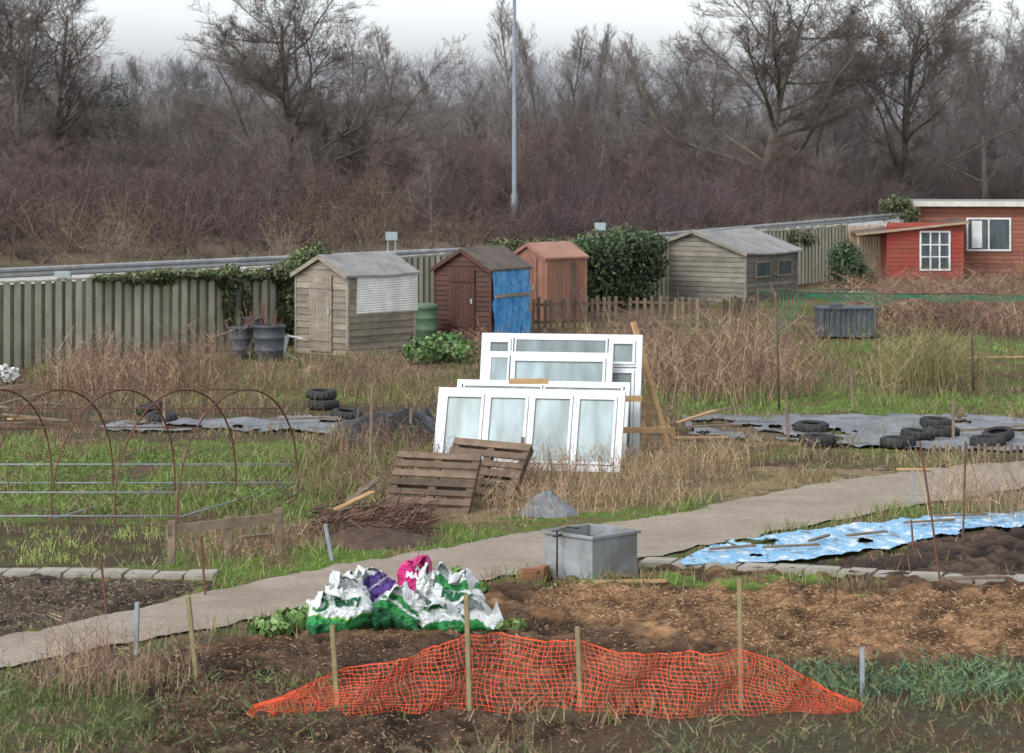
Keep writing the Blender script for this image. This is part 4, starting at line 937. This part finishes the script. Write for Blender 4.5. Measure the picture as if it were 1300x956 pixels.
def picket(u0,v0,u1,v1,h,label,sp=.17):
    A=Vector(gp(u0,v0));B=Vector(gp(u1,v1));em=empty('picket_fence',(A.x,A.y,0),0,label,'fence',group='low slatted fences');L=B-A;n=int(L.length/sp);dr=L.normalized();nn=Vector((dr.y,-dr.x,0));mb=MB()
    for i in range(n):
        c_=dr*sp*i;mb.tint=random.uniform(.55,1.05);hh=h*random.uniform(.92,1.04);mb.beam(c_+nn*.03+Vector((0,0,.02)),c_+nn*.03+Vector((random.uniform(-.02,.02),0,hh)),.085,.02,up=nn)
    mb.build('pickets',m_oldw,em)
    for z_ in (h*.25,h*.78): mb=MB();mb.tint=.7;mb.beam(Vector((0,0,z_)),L+Vector((0,0,z_)),.03,.07);mb.build('rail',m_oldw,em)
picket(676,420,792,416,.84,'dark weathered picket fence in front of a small shed')
picket(800,413,915,415,.78,'weathered slatted pallet fence among brambles',.2)
picket(918,416,960,414,.8,'grey slatted pallet panel standing in weeds',.12)
# netting frame
m_gnet=mat('green_netting',(54,132,98),(44,110,84),bump=0,rough=.6)
m_postd=mat('dark_post',(102,82,72),(80,66,58),scale=8,bump=.3)
em=empty('netting_frame',(*gp(985,522)[:2],0),0,'rusty pole frame draped with green crop netting','netting frame');O=Vector((*gp(985,522)[:2],0))
def W_(u,v,z=0): return Vector(gp(u,v))-O+Vector((0,0,z))
C0=W_(985,522);C1=W_(1232,502);C2=W_(1330,500);C3=W_(962,458);C4=W_(1110,455)
for c_,h in ((C0,2.15),(C1,1.95),(C2,1.9),(C3,1.6),(C4,1.55)):
    mb=MB();mb.tube([c_+Vector((.06,0,-.1)),c_+Vector((0,0,h))],.022,8);mb.build('pole',m_postd,em,True)
for a_,b_ in ((C0+Vector((0,0,2.15)),C1+Vector((0,0,1.95))),(C1+Vector((0,0,1.95)),C2+Vector((0,0,1.9))),(C0+Vector((0,0,2.15)),C3+Vector((0,0,1.6))),(C3+Vector((0,0,1.6)),C4+Vector((0,0,1.55)))):
    mb=MB(); mb.tube([a_,(a_+b_)/2+Vector((0,0,-.03)),b_],.013,6); mb.build('cross_rail',m_postd,em)
V=[];Qd=[]
A_=C0+Vector((0,0,2.12));B_=C2+Vector((0,0,1.88))
n1_=lambda i: max(0,fbm(np.array([i*.11]),np.array([1.]),3)[0]-.25)
for i in range(76):
    s_=i/76;s2=(i+1)/76; hd=.06+.3*n1_(i)+.9*max(0,1-i/9); hd2=.06+.3*n1_(i+1)+.9*max(0,1-(i+1)/9)
    a_=A_.lerp(B_,s_);b2=A_.lerp(B_,s2); nk=5
    for k_ in range(nk): ribbon(a_-Vector((0,.02+.02*math.sin(i*.7),hd*k_/nk)),b2-Vector((0,.02+.02*math.sin((i+1)*.7),hd2*k_/nk)),.011,False)
    ribbon(a_,a_-Vector((.02,.02,hd)),.009,True)
np_mesh('front_netting',[tuple(v) for v in V],Qd,None,m_gnet,em)
V=[];Qd=[]
Dn=C3+Vector((0,0,1.58));En=C4+Vector((0,0,1.5))
for i in range(40):
    a_=Dn.lerp(En,i/40);b2=Dn.lerp(En,(i+1)/40)
    for k_ in range(2): ribbon(a_-Vector((0,.02,.05*k_)),b2-Vector((0,.02,.05*k_)),.01,False)
    ribbon(a_,a_-Vector((.02,.02,.1)),.008,True)
np_mesh('rear_netting',[tuple(v) for v in V],Qd,None,m_gnet,em)
m_cab=mat('cabinet_grey',(150,160,164),(136,146,150),bump=0)
for u,v,d_ in ((80,352,88.),(497,300,118.),(762,288,128.)):
    x_=xd(u,d_);em=empty('roadside_cabinet',(x_,d_,float(hz(x_,d_))),0,'small grey roadside box on posts beside the barrier','cabinet','roadside boxes')
    zc=zr(v,d_)-float(hz(x_,d_));mb=MB();mb.box(-.25,.25,-.1,.1,zc-.17,zc+.18);mb.build('box',m_cab,em,bevel=.02)
    for q0 in (-.18,.13): mb=MB();mb.box(q0,q0+.05,-.03,.03,-.1,zc-.17);mb.build('leg',m_galv,em)
# ---------------------------------------------------------------- vegetation on the allotment
m_gr=vmat('grass_blades',rough=.7,nscale=5,namt=.15,spec=.25)
N=290000
d=np.sqrt(rng.uniform(21.5**2,66**2,N));u=rng.uniform(-60,1360,N);x=(u-CX)/F*d
c,g=gcol(x,d)
pathP=G([(-60,826),(0,812),(200,768),(420,722),(500,708),(700,674),(870,652),(1000,622),(1160,598),(1400,578),(1400,608),(1300,622),(1120,650),(930,688),(820,710),(700,722),(620,738),(400,775),(300,795),(110,828),(0,850),(-60,862)])
blueP=G([(862,714),(935,690),(1120,665),(1340,654),(1340,668),(1240,676),(1130,700),(1010,717),(868,721)])
memP=G([(880,535),(1400,538),(1400,576),(1150,568),(1000,559),(880,554)])
pj=(fbm(x*3,d*3,66)-.5)
ok=(rng.uniform(0,1,N)<g*(.25+1.4*sm(.38,.62,fbm(x*1.6,d*1.2,91))))&~inpoly(x+pj*.3,d+pj*1.6,pathP)&~inpoly(x,d,blueP)&~(inpoly(x,d,memP)&(rng.uniform(0,1,N)<.92))
x=x[ok];d=d[ok];c=c[ok];n=len(x);gk=fbm(x*.9,d*.7,17)
hgt=rng.uniform(.04,.13,n)*(.45+1.5*sm(.42,.7,gk)); 
B=np.stack([x,d,np.full(n,-.01)],1);T=B+np.stack([rng.normal(0,.45,n)*hgt,rng.normal(0,.45,n)*hgt,hgt],1)
V_,Q_=strips(B,T,rng.uniform(.008,.016,n),.003)
gsel=(c[:,1]>c[:,0]*.93)[:,None]
cc=np.where(gsel,pick([(106,130,60),(92,116,54),(124,142,76),(112,120,70),(138,132,92)],n,.25),pick([(144,124,96),(126,108,84),(158,138,108),(104,110,64),(108,92,74)],n,.25))
o=np_mesh('grass',V_,Q_,np.repeat(cc,4,0),m_gr);tag(o,'patchy green and straw-coloured grass across plots','grass',kind='stuff')
def weeds(name,poly,n,h0,h1,cols,label,wd=.012,br=5,leanv=.18,clump=.25,cat='weeds',k_=1.):
    k=max(8,n//12);C_=sample(poly,k);P=C_[rng.integers(0,k,n)]+rng.normal(0,clump,(n,2))
    hs_=rng.uniform(h0,h1,n)*(.35+1.3*fbm(P[:,0]*.9,P[:,1]*.6,19))
    B=np.stack([P[:,0],P[:,1],np.full(n,-.02)],1);mid=B+np.stack([rng.normal(0,leanv,n)*hs_*.5,rng.normal(0,leanv,n)*hs_*.5,hs_*.55],1);T=mid+np.stack([rng.normal(0,leanv*1.8,n)*hs_*.6,rng.normal(0,leanv*1.8,n)*hs_*.6,hs_*.45],1)
    bs=[B,mid];ts=[mid,T];ws=[np.full(n,wd),np.full(n,wd*.7)];c0=pick(cols,n,.3)*(.5+1.*fbm(P[:,0]*.7,P[:,1]*.5,57))[:,None]*k_;cs=[c0,c0]
    for j in range(br):
        t=rng.uniform(.1,1,n)[:,None];b=mid+(T-mid)*t if j%2 else B+(mid-B)*(.4+.6*t);dd=rng.normal(0,.7,(n,3));dd[:,2]=np.abs(dd[:,2])+.2
        bs.append(b);ts.append(b+dd*(hs_*.2)[:,None]*rng.uniform(.4,1.2,(n,1)));ws.append(np.full(n,wd*.6));cs.append(c0*rng.uniform(.8,1.3,(n,1)))
    V_,Q_=strips(np.concatenate(bs),np.concatenate(ts),np.concatenate(ws));o=np_mesh(name,V_,Q_,np.repeat(np.clip(np.concatenate(cs),0,1),4,0),m_gr);tag(o,label,cat,kind='stuff')
TAN=[(160,136,108),(140,118,92),(174,152,122),(122,100,80)];RED=[(118,88,78),(104,78,70),(134,104,88),(92,72,66)];OLV=[(112,112,70),(126,122,82),(94,100,58)]
weeds('dry_weeds',[(90,470),(280,462),(280,500),(90,505)],1500,.4,.95,TAN+RED,'tangle of tall dry tan and brown weeds along the fence',clump=.35)
weeds('dry_weeds',[(200,478),(560,468),(600,480),(560,508),(200,508)],1500,.15,.5,TAN[:2]+RED+OLV[:1],'low dry weeds before the sheds')
weeds('dry_weeds',[(-40,500),(100,490),(560,495),(560,530),(-40,535)],1500,.15,.45,TAN[:2]+OLV+RED,'dry grass and weeds among scrap')
weeds('red_stems',[(800,470),(1000,468),(1010,515),(850,520),(800,500)],1500,.5,1.4,RED+TAN[:3],'thicket of tall reddish dead stems',wd=.013,br=7,leanv=.3,clump=.4)
weeds('red_stems',[(600,448),(980,440),(990,475),(600,475)],1400,.25,.7,RED+TAN[:2]+OLV[:1],'reddish brambles in front of the slatted fence',wd=.013,leanv=.35,br=6)
weeds('bramble_thicket',[(1060,376),(1340,372),(1340,430),(1110,425)],2600,.35,1.0,RED+TAN[:2],'brown bramble thicket in front of the red cabin',wd=.017,leanv=.5,br=7)
weeds('olive_shrub_stems',[(1130,470),(1230,470),(1230,505),(1130,505)],800,.5,1.15,OLV+TAN[:1],'olive-green feathery dead stems',wd=.013,leanv=.3)
weeds('dry_weeds',[(1000,440),(1340,440),(1340,505),(1000,505)],1300,.12,.4,TAN[:2]+OLV+RED[:2],'low dry weeds across a plot')
weeds('dry_weeds',[(600,612),(860,575),(960,590),(860,635),(640,665)],1800,.15,.45,TAN,'dry straw grass beside the path',wd=.01)
weeds('dry_weeds',[(560,620),(760,612),(780,626),(560,642)],420,.25,.6,TAN+RED[:1],'tall dry stems in front of window frames',wd=.009)
weeds('dry_weeds',[(380,565),(560,565),(560,640),(400,640)],1000,.2,.5,TAN[:2]+RED+OLV,'dead weeds around pallets')
weeds('dry_weeds',[(840,570),(1340,590),(1340,600),(840,585)],500,.1,.35,TAN+OLV,'short dry weeds along the path edge')
weeds('dry_weeds',[(60,840),(200,845),(230,880),(60,900)],380,.2,.55,TAN+RED,'dead stems beside the lower plot',wd=.008)
weeds('dry_weeds',[(1200,640),(1330,640),(1330,660),(1200,668)],300,.3,.7,TAN,'dry grass clump on the path edge',wd=.009)
weeds('dry_weeds',[(210,690),(380,680),(380,715),(220,720)],420,.1,.35,TAN+RED,'dry stems around the low rail fence',wd=.009)
weeds('green_weeds',[(-40,570),(390,570),(370,655),(-40,660)],2400,.06,.2,[(94,120,58),(108,132,70),(82,104,50),(126,130,78)],'low green weeds growing inside the hoops',wd=.02,br=4,leanv=.5,clump=.15)
weeds('green_weeds',[(880,505),(1340,505),(1340,526),(880,526)],900,.06,.18,[(94,120,58),(108,132,70),(82,104,50)],'low green weeds beside the membrane',wd=.02,br=4,leanv=.5,clump=.2)
weeds('green_weeds',[(560,455),(1340,430),(1340,460),(980,460)],900,.06,.22,[(90,116,56),(104,128,66)],'low green growth before the sheds',wd=.022,br=4,leanv=.5,clump=.3)
weeds('garlic_shoots',[(40,672),(205,672),(205,716),(-20,720)],520,.05,.14,[(142,156,80),(126,144,72),(156,162,100)],'rows of yellow-green shoots in dark soil',br=2,clump=.08,cat='seedlings',wd=.01)
weeds('leafy_greens',[(1010,848),(1320,848),(1320,895),(1020,885)],1100,.08,.2,[(94,118,88),(104,126,94),(82,102,74),(116,126,78)],'grey-green leafy plants in the lower bed',br=4,wd=.022,leanv=.4,cat='plants')
weeds('leafy_greens',[(900,900),(1340,895),(1340,975),(800,975)],500,.05,.14,[(98,108,72),(108,102,72),(120,104,78),(90,98,62)],'low scattered greens in the lower bed',br=4,wd=.016,leanv=.45,cat='plants')
weeds('leafy_greens',[(-40,860),(350,860),(500,960),(-40,960)],1000,.06,.18,[(98,112,66),(108,102,72),(84,100,58)],'low weeds and greens in the lower plot',br=3,wd=.018,leanv=.4,cat='plants')
# mulch and litter
def litter(name,poly,n,l0,l1,cols,label,wd=.01,zmax=.05):
    P=sample(poly,n);l=rng.uniform(l0,l1,n);a=rng.uniform(0,6.28,n)
    zb=(fbm(P[:,0]*3,P[:,1]*3,8)-.5)*.02+(fbm(P[:,0]*6,P[:,1]*6,41,4)-.45)*.22+np.where(inpoly(P[:,0],P[:,1],REGG[8][0]),(fbm(P[:,0]*1.7,P[:,1]*1.7,55)-.4)*.2,0)
    z0=zb+rng.uniform(.0,zmax,n);B=np.stack([P[:,0],P[:,1],z0],1);T=B+np.stack([np.cos(a)*l,np.sin(a)*l,rng.normal(0,.3,n)*l],1)
    V_,Q_=strips(B,T,wd,wd*.6);o=np_mesh(name,V_,Q_,np.repeat(pick(cols,n,.25),4,0),m_gr);tag(o,label,'mulch',kind='stuff')
litter('straw_mulch',[(640,775),(700,750),(1380,755),(1380,838),(1050,838),(900,815)],30000,.015,.05,[(166,134,102),(138,108,80),(188,158,122),(112,86,64),(84,62,48)],'rotted straw mulch spread over the bed',.007,.02)
litter('straw_mulch',[(200,840),(400,800),(640,780),(1000,845),(700,960),(200,960)],16000,.012,.045,[(124,98,76),(92,72,58),(156,126,98),(62,48,40)],'clods and litter on dark soil',.009,.02)
litter('twig_litter',[(-40,735),(280,742),(200,765),(-40,815)],9000,.012,.05,[(112,100,86),(76,66,58),(146,130,108)],'litter on the bare soil bed',.008,.02)
# brush pile
n=1000;P=sample([(400,690),(545,686),(550,662),(405,662)],n);a=rng.uniform(-1.4,1.4,n);l=rng.uniform(.12,.42,n);z0=rng.uniform(.02,.26,n)*(.3+fbm(P[:,0]*2,P[:,1],3)*1.2)
B=np.stack([P[:,0],P[:,1],z0],1)-np.stack([np.cos(a)*l/2,np.sin(a)*l/2,0*l],1);T=B+np.stack([np.cos(a)*l,np.sin(a)*l,rng.normal(.0,.12,n)],1)
V_,Q_=strips(B,T,.014,.008);o=np_mesh('brush_pile',V_,Q_,np.repeat(pick([(104,78,66),(78,60,52),(122,94,78),(60,48,42)],n,.2),4,0),m_gr);tag(o,'low tangled pile of cut brown woody stems','brush pile',kind='stuff')
def px_blobs(L,d_=None):
    r=[]
    for u,v,a,b,h in L: p=gp(u,v);r.append((p[0],p[1],h*.5,a,b,h*.6))
    return r
leaves('bramble_bush',px_blobs([(535,462,.45,.4,.5),(565,460,.5,.4,.65),(590,462,.35,.4,.45)]),.1,[(84,116,62),(72,100,54),(102,132,74)],'leafy green bramble bush in weeds','bush',1200,core=False)
leaves('dock_plant',px_blobs([(345,806,.22,.2,.14),(372,800,.22,.2,.17),(398,795,.16,.18,.16)]),.12,[(98,126,66),(84,110,56),(118,142,84)],'broad-leaved green dock plant by the compost bags','plant',420,core=False)
leaves('dock_plant',px_blobs([(600,757,.15,.15,.15),(578,740,.12,.12,.15)]),.09,[(92,120,60),(80,108,50)],'small green leafy plant beside a bag','plant',160,core=False)
leaves('dock_plant',px_blobs([(650,800,.15,.15,.1)]),.06,[(98,124,66),(114,138,74)],'low green weed in the soil','plant',160,core=False)
leaves('plastic_scraps',[(xd(6,57),57,.18,.28,.2,.16)],.12,[(215,215,210),(195,196,192)],'small heap of white plastic scraps','plastic scraps',240)
